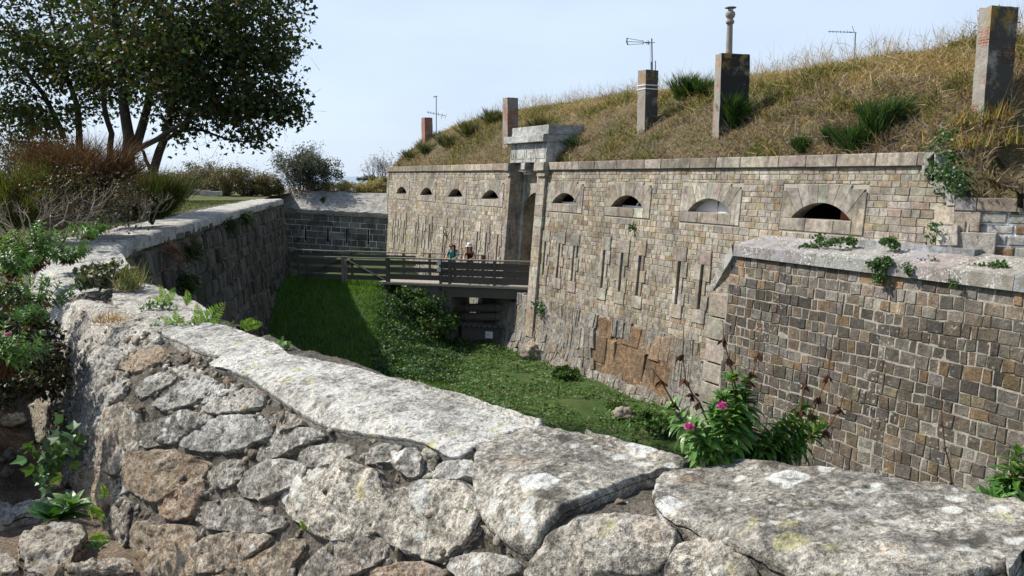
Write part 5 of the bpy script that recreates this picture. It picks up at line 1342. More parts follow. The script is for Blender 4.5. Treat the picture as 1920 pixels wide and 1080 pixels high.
hb(1650, 252, 1.05, .62, 2600, 'widest dark green broom bush low on the bank, its upper right part', lean=(.3, .1)); hb(1600, 282, .8, .55, 2200, 'broom bush just above the cornice, below the widest broom'); hb(1556, 268, .55, .28, 800, 'narrow broom bush at the left of the broom cluster above the largest window')
hb(1506, 284, .55, .26, 800, 'small lone broom tuft above the wall cornice')
hb(1078, 275, .6, .6, 900, 'low green broom right behind the gate slab'); hb(1010, 250, .9, .4, 900, 'brownish broom between the ivy chimney and the gate slab', [(.07,.075,.025), (.05,.05,.02), (.10,.07,.03)])
for i, (px, py, h, sp_, n) in enumerate(((925, 232, 1.0, .8, 1600), (880, 256, 1.0, .8, 1500), (842, 276, .9, .8, 1300), (800, 288, .8, .7, 1000), (770, 298, .7, .6, 900))):
    hb(px, py, h, sp_, n, ('highest green broom on the left slope of the bank, touching the ivy chimney', 'second green broom down the left slope of the bank', 'middle green broom on the left slope of the bank', 'green broom on the left slope below the brick chimney', 'lowest green broom at the left tip of the bank')[i], [(.06,.10,.03), (.045,.08,.025), (.10,.12,.05), (.16,.14,.08)])

# leaf clusters
def leafcloud(cs, rad, per, size, pal, tmpl, name, parent, mat=None, flat=1.0, up=.4, wts=None, wid=1.0, hollow=.5):
    cs = np.asarray(cs, float); n = len(cs)*per; c = np.repeat(cs, per, 0); rr = np.repeat(np.asarray(rad, float)*np.ones(len(cs)), per)
    d = rdir(n); d[:, 2] *= flat; P = c+d*(rr*NR.random(n)**hollow)[:, None]
    A = rdir(n)+np.array([0, 0, -.2]); N = rdir(n)+np.array([0, 0, up*2])
    me = leaves(name, P, A, N, size*(.6+.7*NR.random(n)), pick(pal, n, .2, wts), tmpl[0], tmpl[1], wid)
    return link(name, me, mat or M_leaf, parent)
def bez(a, b, sag=.0, n=6, jit=.06):
    a = Vector(a); b = Vector(b); L = (b-a).length; out = []
    for i in range(n+1):
        t = i/n; p = a.lerp(b, t)+Vector((0, 0, sag*L*math.sin(math.pi*t))); 
        if 0 < i < n: p += Vector((R.gauss(0, jit), R.gauss(0, jit), R.gauss(0, jit)))*L*.35
        out.append(p)
    return out
def tree(name, stems, ells, nclus, per, leafsize, pal, label, group, wts=None, seed=3, crad=(.36, .7), leaf_t=LOBED):
    base = stems[0][0][0]; root = empty(name, base, label, 'tree', group); ells = [(a, tuple(x*TK for x in b)) for a, b in ells]; stems = [(a, b*TK*.85, c*TK*.8) for a, b, c in stems]
    mb = MB(); nodes = []
    for pts, r0, r1 in stems:
        pts = [Vector(p) for p in pts]; pp = resample(pts, lambda p: .35); m = len(pp)
        pp = [p+Vector((R.gauss(0, .03), R.gauss(0, .03), 0)) if 0 < i < m-1 else p for i, p in enumerate(pp)]
        rad = [r0*(1-i/(m-1))+r1*i/(m-1)+(.35*r0*math.exp(-i/1.2) if r0 > .18 else 0) for i in range(m)]; mb.tube(pp, rad, 10)
        nodes += [(p, rad[i]) for i, p in enumerate(pp) if i > m*.35]
    mb.build('trunk', M_bark, root, True)
    cs = []
    vol = [(e[1][0]*e[1][1]*e[1][2])**.62 for e in ells]
    while len(cs) < nclus:
        e = R.choices(ells, vol)[0]; d = Vector(NR.normal(size=3)).normalized()*(R.random()**.45)
        p = Vector(e[0])+Vector((d.x*e[1][0], d.y*e[1][1], d.z*e[1][2]))*(1+.16*fbm((d.x*2+seed, d.y*2, d.z*2), 3)); cs.append(p)
    mb = MB(); cs.sort(key=lambda p: min((p-q[0]).length for q in nodes)); grown = list(nodes); tips = []
    for p in cs:
        q, rq = min(grown, key=lambda t: (t[0]-p).length+ .25*max(0, t[0].z-p.z)+(.0 if t[1] > .012 else .6))
        pts = bez(q, p, .06); r0 = min(rq*.7, .018*(p-q).length+.012); mb.tube(pts, [r0*(1-.8*i/6) for i in range(7)], 5)
        grown += [(pts[3], r0*.6), (pts[5], r0*.35)]; tips.append(p)
        for _ in range(3):
            e = p+Vector(NR.normal(size=3))*.45; mb.tube([pts[4], (pts[4]+e)*.5+Vector((0, 0, .05)), e], [r0*.4, r0*.25, .004], 4)
    mb.build('branches', M_bark, root)
    leafcloud(tips, [R.uniform(*crad) for _ in tips], per, leafsize, pal, leaf_t, 'crown', root, up=.3, wts=wts)
    return root
TD = 21.5; TK = TD/27
def TP(px, py, d=0): return at(px, py, TD+d)
tb = at(240, 350, TD)
SYC = [(.035,.06,.014), (.05,.075,.02), (.026,.04,.012), (.075,.06,.02), (.075,.12,.03), (.09,.05,.02)]; SW = [4, 4, 3, 1.6, 1, .6]
tree('broadleaf_tree', [([TP(240, 415), TP(242, 330), TP(243, 285), TP(238, 225), TP(228, 150), TP(215, 40), TP(205, -60)], .30, .06), ([TP(243, 290), TP(268, 225, .3), TP(300, 120, .5), TP(330, -10, .5)], .2, .05), ([TP(248, 285), TP(290, 262, -.5), TP(345, 230, -1), TP(430, 180, -1)], .12, .04),
 ([TP(284, 415, .6), TP(286, 330, .6), TP(300, 285, .6), TP(318, 225, .7), TP(345, 120, .8), TP(380, 10, 1)], .22, .05), ([TP(286, 325, .6), TP(275, 300, .5), TP(268, 285, .3), TP(258, 272, .3)], .09, .05), ([TP(312, 262, .6), TP(360, 240, .3), TP(430, 262, 0), TP(490, 268, -.2)], .08, .02)],
 [(TP(330, 0), (4.4, 4.2, 3.5)), (TP(440, 110), (2.3, 2.6, 2.3)), (TP(350, 130), (3.4, 3.2, 1.75)), (TP(510, 195), (1.15, 1.2, .55)), (TP(400, 215), (1.9, 1.4, .35)), (TP(540, 215), (.75, .8, .25)), (TP(480, 60), (1.5, 1.6, 1.6)), (TP(440, 255), (1.3, .9, .22)), (TP(300, 250), (1.2, .9, .3))], 420, 56, .12, SYC, 'large dark broadleaf tree with forked trunks, its crown spreading right over the pale sky', 'broadleaf trees at upper left', SW)
tree('broadleaf_tree', [([TP(205, 400, 2), TP(206, 320, 2), TP(205, 250, 2), TP(190, 160, 2), TP(170, 20, 2)], .18, .05), ([TP(150, 400, 3), TP(150, 300, 3), TP(146, 215, 3), TP(120, 120, 3), TP(90, 10, 3)], .2, .06), ([TP(120, 260, 3), TP(80, 175, 3), TP(30, 120, 3), TP(-60, 60, 3)], .14, .05), ([TP(150, 290, 3), TP(90, 270, 2.5), TP(20, 265, 2)], .06, .03)],
 [(TP(60, 40, 3), (5.2, 4.0, 3.3)), (TP(150, 150, 3), (3.2, 2.6, 1.7)), (TP(20, 225, 2), (2.8, 2, .75))], 300, 56, .12, SYC, 'second dark tree with several leaning stems, cut by the left edge of the frame', 'broadleaf trees at upper left', SW, 9)
# far shrubs
def twiggy(base, h, spread, label, cat='shrub', nst=26, leaf_n=0, pal=None, lsize=.05, depth=3, twig=M_twig, group=None, name='bare_shrub', r0=.02, leafr=.3):
    base = Vector(base); root = empty(name, base, label, cat, group); mb = MB(); tips = []
    def grow(p, d, L, r, k):
        q = p+d*L; m = p.lerp(q, .5)+Vector(NR.normal(size=3))*L*.07; mb.tube([p, m, q], [r, r*.8, r*.55], 4 if k > 1 else 3, None, False); tips.append(q)
        if k > 0:
            for _ in range(R.choice((2, 3, 3))):
                e = (d+Vector(NR.normal(size=3))*.42+Vector((0, 0, .12))).normalized(); grow(p.lerp(q, R.uniform(.45, 1)), e, L*R.uniform(.5, .8), r*.55, k-1)
    for i in range(nst):
        a = R.uniform(0, 6.283); rr = spread*math.sqrt(R.random())*.3; d = Vector((math.cos(a)*spread/h*.75*R.random(), math.sin(a)*spread/h*.75*R.random(), 1)).normalized()
        grow(base+Vector((math.cos(a)*rr, math.sin(a)*rr, 0)), d, h*R.uniform(.3, .46), r0, depth)
    mb.build('twigs', twig, root)
    if leaf_n:
        T_ = np.array([t[:] for t in tips]); sel = T_[NR.integers(0, len(T_), leaf_n)]+NR.normal(size=(leaf_n, 3))*leafr*.5
        link('foliage', leaves('foliage', sel, rdir(leaf_n), rdir(leaf_n)+np.array([0, 0, .7]), lsize*(.6+.8*NR.random(leaf_n)), pick(pal, leaf_n, .2), *OVAL, 1.3), M_leaf, root)
    return root
def bushy(base, rx, h, n, size, pal, label, group=None, name='leafy_shrub', cat='shrub', wts=None, clus=26, tmpl=OVAL, mat=None, ry=None, twigs=True):
    base = Vector(base); root = empty(name, base, label, cat, group); ry = ry or rx; cs = []; mb = MB()
    for i in range(clus):
        a = R.uniform(0, 6.283); r = math.sqrt(R.random()); z = h*(.15+.75*R.random()*(1-.45*r*r)); p = base+Vector((rx*r*math.cos(a)*.85, ry*r*math.sin(a)*.85, z)); cs.append(p)
        if twigs: mb.tube(bez(base+Vector((p.x-base.x, p.y-base.y, 0))*.15, p, .03), [.012+.01*h, .01+.008*h, .01+.006*h, .01, .008, .006, .004], 4)
    if twigs: mb.build('stems', M_twig, root)
    leafcloud(cs, [R.uniform(.2, .34)*max(rx, h*.5) for _ in cs], max(4, n//clus), size, pal, tmpl, 'foliage', root, mat, .8, .5, wts, 1.25)
    return root
GB = [(.085,.10,.075), (.06,.075,.05), (.12,.135,.11), (.04,.055,.035)]
b = at(572, 358, 52); twiggy(b-Vector((.3, 0, .2)), 3.6, 2.6, 'big grey-green shrub with bare pale twigs standing beyond the ditch', 'shrub', 40, 6000, GB, .10, 3, M_twig, None, 'grey_shrub', .03, .25)
b = at(590, 358, 52.4); bushy(b, 1.9, 2.7, 9000, .11, GB[:2]+[(.03,.045,.03)], 'dark dense core shrub behind the grey twiggy shrub', clus=40)
b = at(712, 345, 58); twiggy(b, 2.6, 2.0, 'bare twiggy shrub against the sky at the left end of the fort', 'shrub', 24, 500, GB, .08, 3, M_twig, None, 'bare_shrub', .025)
b = at(690, 352, 58); bushy(b, .8, 1.2, 2500, .09, [(.05,.07,.04), (.09,.10,.05)], 'small dark rounded shrub left of the fort wall end', clus=14)
b = at(712, 372, 54); bushy(b, .9, 1.9, 4500, .10, [(.20,.19,.06), (.30,.25,.10), (.12,.14,.05)], 'yellow-green shrub against the left corner of the fort', clus=22)
for i, (px, rx) in enumerate(((628, 1.2), (662, 1.3), (697, 1.1))):
    b = at(px, 366, 53); bushy(b, rx, 1.15, 3400, .09, [(.36,.30,.13), (.42,.36,.2), (.22,.21,.08)], ('left', 'middle', 'right')[i]+' of three low golden shrubs on top of the far wall', 'golden shrubs on the far wall', clus=18, twigs=False)
HP = [(.13,.11,.045), (.09,.10,.035), (.16,.10,.05), (.07,.085,.035), (.20,.17,.08)]
for i, (px, py, D, rx, h, lb) in enumerate(((325, 360, 46, 2.2, 1.5, 'olive hedge shrub right beside the forked tree trunk'), (375, 362, 45, 1.7, 1.7, 'second olive hedge shrub from the tree trunk'), (418, 364, 44, 1.6, 1.95, 'reddest and tallest shrub in the middle of the hedge'), (462, 366, 44, 1.4, 1.5, 'green brown hedge shrub right of the reddest one'), (500, 366, 44, 1.0, .95, 'lowest shrub at the right end of the hedge'))):
    b = at(px, py, D); b.z = -1.15; bushy(b, rx, h+.3, 6500, .085, HP, lb, 'hedge shrubs behind the lawn', clus=34); twiggy(b, h*1.5, rx, ('thin', 'sparse', 'rusty tipped', 'fine', 'short')[i]+' twigs rising from the '+('hedge shrub beside the tree', 'second hedge shrub', 'reddest hedge shrub', 'hedge shrub right of the reddest', 'lowest hedge shrub'  )[i], 'twigs', 14, 350, [(.18,.09,.05), (.12,.11,.05)], .06, 2, M_twig, 'twigs above the hedge', 'bare_twigs', .014)
b = at(607, 388, 51); bushy(b, .5, .7, 1500, .08, [(.05,.09,.03), (.08,.12,.04)], 'small green shrub growing on the sloping top of the far wall', None, clus=12)
# lawn on the terrace
n = 26000; k = NR.integers(80, len(path)-1, n*2); q = .15+9*NR.random(n*2)**1.2; P = []
for kk, qq in zip(k, q):
    p = path[kk]; 
    if p.y < 12.5: continue
    v = p+pn[kk]*(width(p)+qq); P.append((v.x, v.y, terr(v, qq)-.01))
P = np.array(P); n = len(P)
me = blades('lawn_grass', P, np.array([0, 0, 1.])+.5*rdir(n), .05+.10*NR.random(n), .016+.012*NR.random(n), .4*rdir(n), pick([(.075,.13,.025), (.11,.15,.04), (.16,.15,.07), (.05,.09,.02)], n)); tag(link('lawn_grass', me, M_blade), 'short green grass on the terrace behind the curving wall', 'grass', None, 'stuff')
mb = MB(); 
for k in range(9):
    p = at(296+13*k+R.uniform(-3, 3), 355+.9*k, 37-.2*k); mb.box((p.x, p.y, p.z-.02), (R.uniform(.35, .6), .4, .16+.1*R.random()), R.uniform(-.2, .2))
tag(mb.build('stone_edging', M_slab), 'low broken line of pale edging stones at the back of the lawn', 'edging')

# thicket on the left
DB = [(.075,.036,.02), (.10,.05,.028), (.05,.026,.016), (.15,.10,.065)]
def tz(px, py, D): b = at(px, py, D); return b
b = at(150, 385, 15.0); broom(b, 1.45, 1.25, 9000, DB, 'big rust-brown dead broom under the dark trees', (0, 0), .008, 'dead_broom', True, None, 60)
b = at(208, 375, 15.6); broom(b, 1.1, .8, 3400, DB[:2]+[(.24,.17,.11)], 'dead broom with pale dry tips to the left of the forked tree trunk', (.1, 0), .008, 'dead_broom', True, None, 36)
b = at(30, 425, 13.5); broom(b, 1.15, .8, 3800, [(.10,.14,.02), (.06,.10,.02), (.17,.16,.04), (.12,.07,.03)], 'yellow-green broom bush at the left edge of the frame', (0, 0), .010, 'broom_bush', False, 'broom bushes', 34)
b = at(285, 412, 17.6); broom(b, 1.15, .95, 6500, [(.045,.065,.014), (.065,.085,.02), (.03,.045,.012), (.10,.09,.03)], 'dark green broom bush growing over the coping of the curving wall', (.12, -.05), .011, 'broom_bush', False, 'broom bushes', 40)
b = at(228, 398, 17.6); broom(b, 1.1, .8, 3800, [(.05,.065,.014), (.08,.09,.025), (.12,.09,.04)], 'olive broom bush just left of the dark green broom on the wall', (0, 0), .011, 'broom_bush', False, 'broom bushes', 34)
b = at(90, 430, 13.6); bushy(b, 1.9, 1.3, 6500, .05, [(.04,.05,.02), (.07,.06,.03), (.09,.055,.03), (.03,.03,.015)], 'dark tangled undergrowth below the dead broom', None, 'undergrowth', 'undergrowth', None, 40, ry=1.0)
b = at(100, 428, 15.4); bushy(b, 1.0, .7, 3200, .045, [(.05,.05,.025), (.09,.07,.045), (.12,.10,.07), (.03,.03,.016)], 'brown grey undergrowth behind the curving coping', None, 'undergrowth', 'undergrowth', None, 34, ry=.8)
for i, (px, py, D, h, sp_, lb) in enumerate(((150, 425, 14.2, 1.1, 1.5, 'tangle of pale dead branches in front of the dead broom'), (235, 415, 15.8, .9, 1.2, 'pale dead branches lying at the edge of the wall coping'), (60, 440, 12.2, 1.0, 1.4, 'thin dry branches above the pink-flowered plants at left'))):
    twiggy(at(px, py, D), h, sp_*1.6, lb, 'dead branches', 18, 0, None, .05, 3, plain('pale_dead_wood', (.30, .25, .19), .9, .3, 10) if i == 0 else bpy.data.materials['pale_dead_wood'], 'dead branches in the thicket', 'dead_branches', .014)
b = at(15, 330, 30); bushy(b, 3.2, 1.8, 7000, .10, [(.06,.08,.05), (.09,.11,.08), (.035,.05,.03)], 'grey-green shrub under the trees at the left edge', None, 'leafy_shrub', 'shrub', None, 40)
for i, (px, rx, lb) in enumerate(((-150, 2.6, 'far dark shrub outside on the left under the trees'), (110, 2.8, 'dark shrub behind the dead broom'), (190, 2.0, 'dark olive shrub between the tree stems'))):
    b = at(px, 352, 33); bushy(b, rx, 1.25, 5500, .09, [(.05,.065,.03), (.08,.08,.035), (.035,.045,.02)], lb, None, clus=36)

# red valerian and other plants on and by the wall
VAL = [(.08,.19,.03), (.11,.24,.045), (.055,.13,.025), (.14,.25,.05)]
M_val = leafmat('valerian_leaf', .3, .4, .45); M_pink = leafmat('pink_petal', .3, .6, .2); M_deadleaf = leafmat('withered_leaf', .15, .9, .05)
def valerian(base, stems, label, size=.075, whorls=7, group='red valerian plants', flowers=(), dead=(), lpw=6, name='valerian_plant', pal=VAL, rib=.0):
    """stems: tip points; leaf whorls crowd towards each tip; flowers: points with pink heads; dead: polylines of last year's stalks"""
    base = Vector(base); root = empty(name, base, label, 'plant', group); mb = MB(); P = []; A = []; N = []; Sz = []; DP = []; DA = []
    for t_ in stems:
        t_ = Vector(t_); pts = resample([base, base.lerp(t_, .5)+Vector((0, 0, -.08))*(t_-base).length+Vector(NR.normal(size=3))*.01, t_], lambda p: .02); m = len(pts)
        mb.tube(pts, [.0045*(1-.4*i/m) for i in range(m)], 5); d = (pts[-1]-pts[-3]).normalized(); u = d.orthogonal().normalized(); w_ = d.cross(u)
        L = (t_-base).length
        for k in range(whorls):
            f = 1-.62*(k/whorls)**1.1; q = pts[min(m-1, int(f*(m-1)))]
            for j in range(lpw if k < whorls*.6 else 3):
                a = 6.283*j/lpw+k*1.1+R.uniform(-.3, .3); out = u*math.cos(a)+w_*math.sin(a); up_ = 1.1-.26*k
                P.append(q[:]); v = out+d*up_*.75+Vector((0, 0, .05-.05*k)); A.append(v[:]); N.append((d*1.0-out*.4+Vector((0,0,.4)))[:]); Sz.append(size*(.55+.10*min(k, 5))*R.uniform(.8, 1.2))
        for k in range(4):
            q = pts[int((.15+.25*R.random())*(m-1))]; DP.append(q[:]); DA.append((R.gauss(0, .5), R.gauss(0, .5), -1))
    if mb.v: mb.build('stem', M_stem, root)
    if P: link('foliage', leaves('foliage', P, A, N, Sz, pick(pal, len(P), .16), *LANCE, 1.15), M_val, root)
    if DP: link('withered_leaves', leaves('withered_leaves', DP, DA, rdir(len(DP)), size*.8*(.7+.5*NR.random(len(DP))), pick([(.06,.03,.02), (.11,.055,.03)], len(DP)), *LANCE, 1.0), M_deadleaf, root)
    for fl in flowers:
        fl = Vector(fl[0]) if isinstance(fl, tuple) else Vector(fl); n = 90; d = rdir(n); d[:, 2] = d[:, 2]*.6
        Pf = np3(fl)+d*size*.15*NR.random((n, 1))**.4; link('flower_head', leaves('flower_head', Pf, d+.4*rdir(n), rdir(n), size*.11, pick([(.55,.07,.32), (.68,.16,.46), (.45,.05,.27)], n), *OVAL, 1.6), M_pink, root)
        m2 = MB(); m2.tube([base.lerp(fl, .45), fl], .002, 4); m2.build('flower_stalk', M_stem, root)
    for pl in dead:
        pl = [Vector(p) for p in pl]; m2 = MB(); m2.tube(pl, [.0042*(1-.55*i/(len(pl)-1)) for i in range(len(pl))], 5); n = 0; Pd = []; Ad = []
        for p, q in zip(pl[:-1], pl[1:]):
            for _ in range(7): Pd.append((p+Vector(NR.normal(size=3))*.004)[:]); Ad.append((R.gauss(0, .6), R.gauss(0, .6), -.8)[:])
        so = m2.build('dead_stalk', M_stem, root); link('withered_leaves', leaves('withered_leaves', Pd, Ad, rdir(len(Pd)), size*.38, pick([(.06,.03,.02), (.10,.05,.03)], len(Pd)), *LANCE, 1.3), M_deadleaf, so)
    return root
def W(px, py, y): return at(px, py, y)
D = 3.12; b = W(1385, 880, D)
valerian(b, [W(1372, 712, D), W(1392, 735, D+.03), W(1355, 745, D-.02), W(1400, 720, D+.05), W(1340, 778, D-.05), W(1372, 770, D-.06), W(1300, 800, D-.1), W(1322, 825, D-.12), W(1350, 845, D-.12), W(1262, 765, D), W(1420, 850, D-.05),
 W(1455, 812, D-.05), W(1478, 795, D), W(1505, 765, D+.05), W(1518, 785, D+.05), W(1540, 800, D+.1), W(1490, 840, D-.05), W(1440, 835, D-.08), W(1385, 745, D+.04), W(1362, 790, D-.08), W(1345, 760, D), W(1330, 850, D-.12), W(1398, 790, D), W(1310, 845, D-.1), W(1470, 850, D-.06), W(1500, 820, D)], 'red valerian with two pink flower heads on the right-hand coping slab', .098, 9, flowers=(W(1354, 760, D-.12), W(1292, 799, D-.14)),
 dead=([W(1330, 800, D), W(1312, 755, D), W(1298, 738, D), W(1285, 712, D), W(1280, 665, D), W(1282, 612, D)], [W(1380, 730, D), W(1374, 700, D), W(1366, 672, D), W(1357, 636, D), W(1355, 600, D)], [W(1404, 715, D), W(1412, 700, D), W(1421, 664, D), W(1428, 616, D)], [W(1500, 770, D), W(1508, 720, D), W(1516, 690, D)], [W(1522, 775, D), W(1535, 745, D), W(1552, 706, D), W(1562, 620, D)], [W(1548, 808, D), W(1575, 765, D), W(1585, 732, D)], [W(1262, 755, D), W(1240, 715, D), W(1222, 690, D)]))
D = 2.62; b = W(1890, 962, D)
valerian(b, [W(1862, 945, D-.05), W(1885, 905, D), W(1905, 880, D), W(1925, 890, D), W(1910, 850, D+.05), W(1940, 920, D), W(1880, 935, D-.05), W(1920, 945, D-.1)], 'leafy valerian growing out of the coping at the right edge of the frame', .09, 9)
D = 2.75; b = W(1779, 936, D); valerian(b, [], 'single bent dead stalk standing on the right coping slab', .03, 1, 'dead stalks on the coping', dead=([b, W(1783, 905, D), W(1781, 875, D), W(1772, 840, D), W(1766, 790, D), W(1765, 730, D)],), name='dead_stalk')
def clump(px, py, D, r, h, n, label, size=.07, fl=(), pal=VAL, whorls=6):
    b = at(px, py, D); tips = []
    for i in range(n):
        a = R.uniform(0, 6.283); rr = r*math.sqrt(R.random()); tips.append(b+Vector((rr*math.cos(a), rr*math.sin(a)*.7, h*(1-.5*(rr/r)**2)*R.uniform(.75, 1.1))))
    return valerian(b, tips, label, size, whorls, flowers=fl, pal=pal)
clump(70, 505, 8.6, .42, .50, 26, 'tall bushy valerian at the left edge behind the wall', .10); clump(25, 520, 8.2, .35, .30, 16, 'lower valerian at the far left beside the tall bushy one', .10)
clump(128, 490, 9.6, .30, .30, 18, 'valerian spilling over the coping at the curve of the wall', .095); clump(165, 445, 12, .4, .22, 14, 'small valerian behind the curve of the wall', .095)
clump(60, 585, 7.2, .40, .34, 22, 'valerian with a pink flower between left edge and the top boulder', .085, fl=(at(18, 530, 7.0),)); clump(10, 700, 5.6, .30, .38, 18, 'valerian with a pink flower low at the left edge', .085, fl=(at(14, 627, 5.5),)); clump(10, 625, 6.4, .32, .30, 16, 'valerian between the two pink-flowered ones at the left edge', .085)
clump(45, 600, 6.9, .10, .10, 6, 'small green tuft under the top left boulder', .05); clump(75, 597, 6.9, .07, .05, 5, 'tiny green tuft under the grey top boulder', .04)
b = at(12, 690, 6.4); bushy(b, .5, .5, 1500, .05, [(.03,.045,.015), (.05,.06,.02), (.05,.03,.018)], 'dark undergrowth in the gap at the left edge', None, 'undergrowth', 'undergrowth', None, 20)
b = at(30, 740, 6.0); bushy(b, .35, .35, 700, .045, [(.03,.045,.015), (.05,.06,.02), (.06,.04,.02)], 'low dark undergrowth beside the foot of the wall at left', None, 'undergrowth', 'undergrowth', None, 14)
for i_, (px, py, D, rx, h, n) in enumerate(((-25, 765, 5.9, .55, .75, 1500), (28, 770, 6.3, .5, .75, 1500), (62, 745, 6.9, .35, .6, 800), (-60, 700, 6.6, .7, .9, 1500))):
    b = at(px, py, D); bushy(b, rx, h, n, .05, [(.03,.045,.015), (.05,.065,.02), (.06,.035,.02), (.04,.025,.016)], ('dark bramble at the left edge just above the steps', 'dark bramble filling the corner left of the rubble wall', 'narrow bramble against the left end of the rubble wall', 'bramble behind the left edge of the frame')[i_], None, 'bramble', 'undergrowth', None, 20)
# evergreen shrublet on the curve
b = at(205, 540, 8.1); root = bushy(b, .32, .32, 420, .075, [(.045,.07,.03), (.075,.10,.05), (.13,.15,.10), (.10,.09,.02)], 'grey-green oval-leaved shrub rooted on the curving coping', None, 'evergreen_shrublet', 'shrub', None, 20)
n = 240; P = np3(at(243, 543, 8.0))+NR.normal(size=(n, 3))*np.array([.06, .06, .01]); me = blades('grass_tuft', P, np.array([.25, 0, 1.])+.55*rdir(n), .12+.22*NR.random(n), .006, .35*rdir(n), pick([(.16,.20,.06), (.36,.31,.16), (.10,.14,.04)], n)); tag(link('grass_tuft', me, M_blade), 'grass tuft at the right of the oval-leaved shrub on the coping', 'grass tuft')
n = 160; P = np3(at(208, 603, 6.4))+NR.normal(size=(n, 3))*np.array([.07, .05, .01]); me = blades('grass_tuft', P, np.array([.0, 0, .6])+.9*rdir(n), .05+.09*NR.random(n), .005, .3*rdir(n), pick([(.40,.27,.12), (.33,.20,.09)], n)); tag(link('grass_tuft', me, M_dry), 'dry orange grass tuft among the pale rocks of the wall top', 'grass tuft')
# ferns
FERN = [(.27,.44,.05), (.34,.50,.08), (.20,.36,.04)]
def fern(base, fronds, label, pal=FERN, w_=.2):
    base = Vector(base); root = empty('fern', base, label, 'fern', 'ferns on the wall')
    for tip in fronds:
        tip = Vector(tip); ax = tip-base; L = ax.length; m = 14; side = ax.normalized().cross(Vector((.25, 1, .1))).normalized(); P = []; A = []; N = []; S_ = []; nn = side.cross(ax).normalized(); pts = []
        for i in range(m):
            f = i/(m-1); q = base+ax*f+nn*(.10*L*math.sin(f*math.pi))-Vector((0, 0, .08*L*f*f)); pts.append(q)
            if f > .1:
                for s in (-1, 1):
                    wl = L*.25*math.sin(math.pi*min(1, (f-.05)**.75))*.95+.004; P.append(q[:]); A.append((side*s+ax.normalized()*.45+Vector(NR.normal(size=3))*.06)[:]); N.append((nn+Vector(NR.normal(size=3))*.15)[:]); S_.append(wl)
        mb = MB(); mb.tube(pts, [.0025]*m, 4); so = mb.build('frond', M_leaf, root); 
        for k_ in range(len(so.data.attributes['Col'].data)): so.data.attributes['Col'].data[k_].color = (.2, .22, .06, 1)
        link('pinnae', leaves('pinnae', P, A, N, S_, pick(pal, len(P), .12), [(0,0,0),(.14,.3,.02),(.12,.7,.0),(0,1,-.06),(-.12,.7,0),(-.14,.3,.02)], [(0,1,2,3),(0,3,4,5)], 1.0), M_leaf, so)
    return root
def F(px, py, d): return at(px, py, d)
D = 6.9; fern(F(308, 572, D), [F(298, 531, D), F(327, 536, D+.05), F(286, 556, D-.05), F(318, 555, D-.1)], 'fern of two upright fronds nearest the oval-leaved shrub')
fern(F(350, 574, D), [F(350, 541, D), F(356, 552, D), F(343, 555, D)], 'single small upright fern at the outer edge of the coping')
D = 6.3; fern(F(330, 618, D), [F(327, 577, D), F(300, 590, D), F(344, 592, D)], 'fern with a broad pale frond at the left of the largest fern'); fern(F(368, 618, D), [F(369, 565, D), F(421, 562, D+.1), F(390, 590, D), F(366, 592, D-.1), F(420, 604, D)], 'largest fern, its long frond leaning right over the slab joint'); fern(F(450, 617, D), [F(492, 603, D), F(474, 594, D), F(455, 598, D), F(468, 612, D-.1)], 'small bright fern at the right end of the fern row')
D = 4.0; fern(F(195, 935, D), [F(190, 905, D), F(200, 915, D), F(183, 928, D)], 'tiny fern between stones left of the brown stone'); fern(F(158, 955, D), [F(201, 975, D), F(195, 960, D), F(170, 968, D-.1)], 'bright fern spreading right of the leafy rosette'); fern(F(165, 1012, 3.9), [F(208, 1008, 3.9), F(195, 1001, 3.9), F(178, 1004, 3.9)], 'small fern low in the bottom left below the rosette')
D = 3.2; fern(F(1300, 898, D-.1), [F(1306, 845, D-.1), F(1318, 868, D-.1), F(1294, 870, D-.1)], 'yellow-green fern at the left foot of the pink-flowered valerian', [(.30,.40,.05), (.38,.45,.08)])
fern(F(570, 998, 3.4), [F(564, 975, 3.4), F(574, 985, 3.4)], 'tiny yellow fern below the big spotted stone'); fern(F(118, 895, 4.6), [F(92, 905, 4.6), F(104, 885, 4.6)], 'small fern under the trailing ivy at lower left')
# rosettes
def rosette(px, py, D, n, size, label, pal=VAL, up=(0, -.35, 1)):
    b = at(px, py, D); root = empty('leaf_rosette', b, label, 'plant', 'leaf rosettes on the rubble'); P = []; A = []; N = []
    for i in range(n):
        a = i*2.4; e = .35+1.1*(1-i/n); v = Vector((math.cos(a), math.sin(a)*.6, .25+.9*i/n)); P.append((b+v*.01)[:]); A.append(v[:]); N.append((0, -.2, 1))
    link('foliage', leaves('foliage', P, A, N, size*(.6+.5*NR.random(n)), pick(pal, n, .15), *LANCE, 1.5), M_val, root); return root
rosette(904, 966, 3.05, 15, .075, 'small bright rosette between two large stones in the middle foreground', [(.10,.20,.05), (.14,.25,.07)]); rosette(1163, 928, 3.3, 7, .04, 'tiny seedling in the crack left of the right coping slab', [(.10,.20,.05)])
DKG = [(.03,.09,.02), (.045,.12,.03), (.025,.06,.015)]
rosette(108, 978, 4.0, 26, .16, 'large dark glossy rosette beside the steps at lower left', DKG); rosette(135, 955, 4.05, 16, .13, 'upright leafy plant just behind the dark rosette', VAL)
rosette(185, 1030, 3.9, 12, .06, 'low dark tuft on the bottom step', DKG)
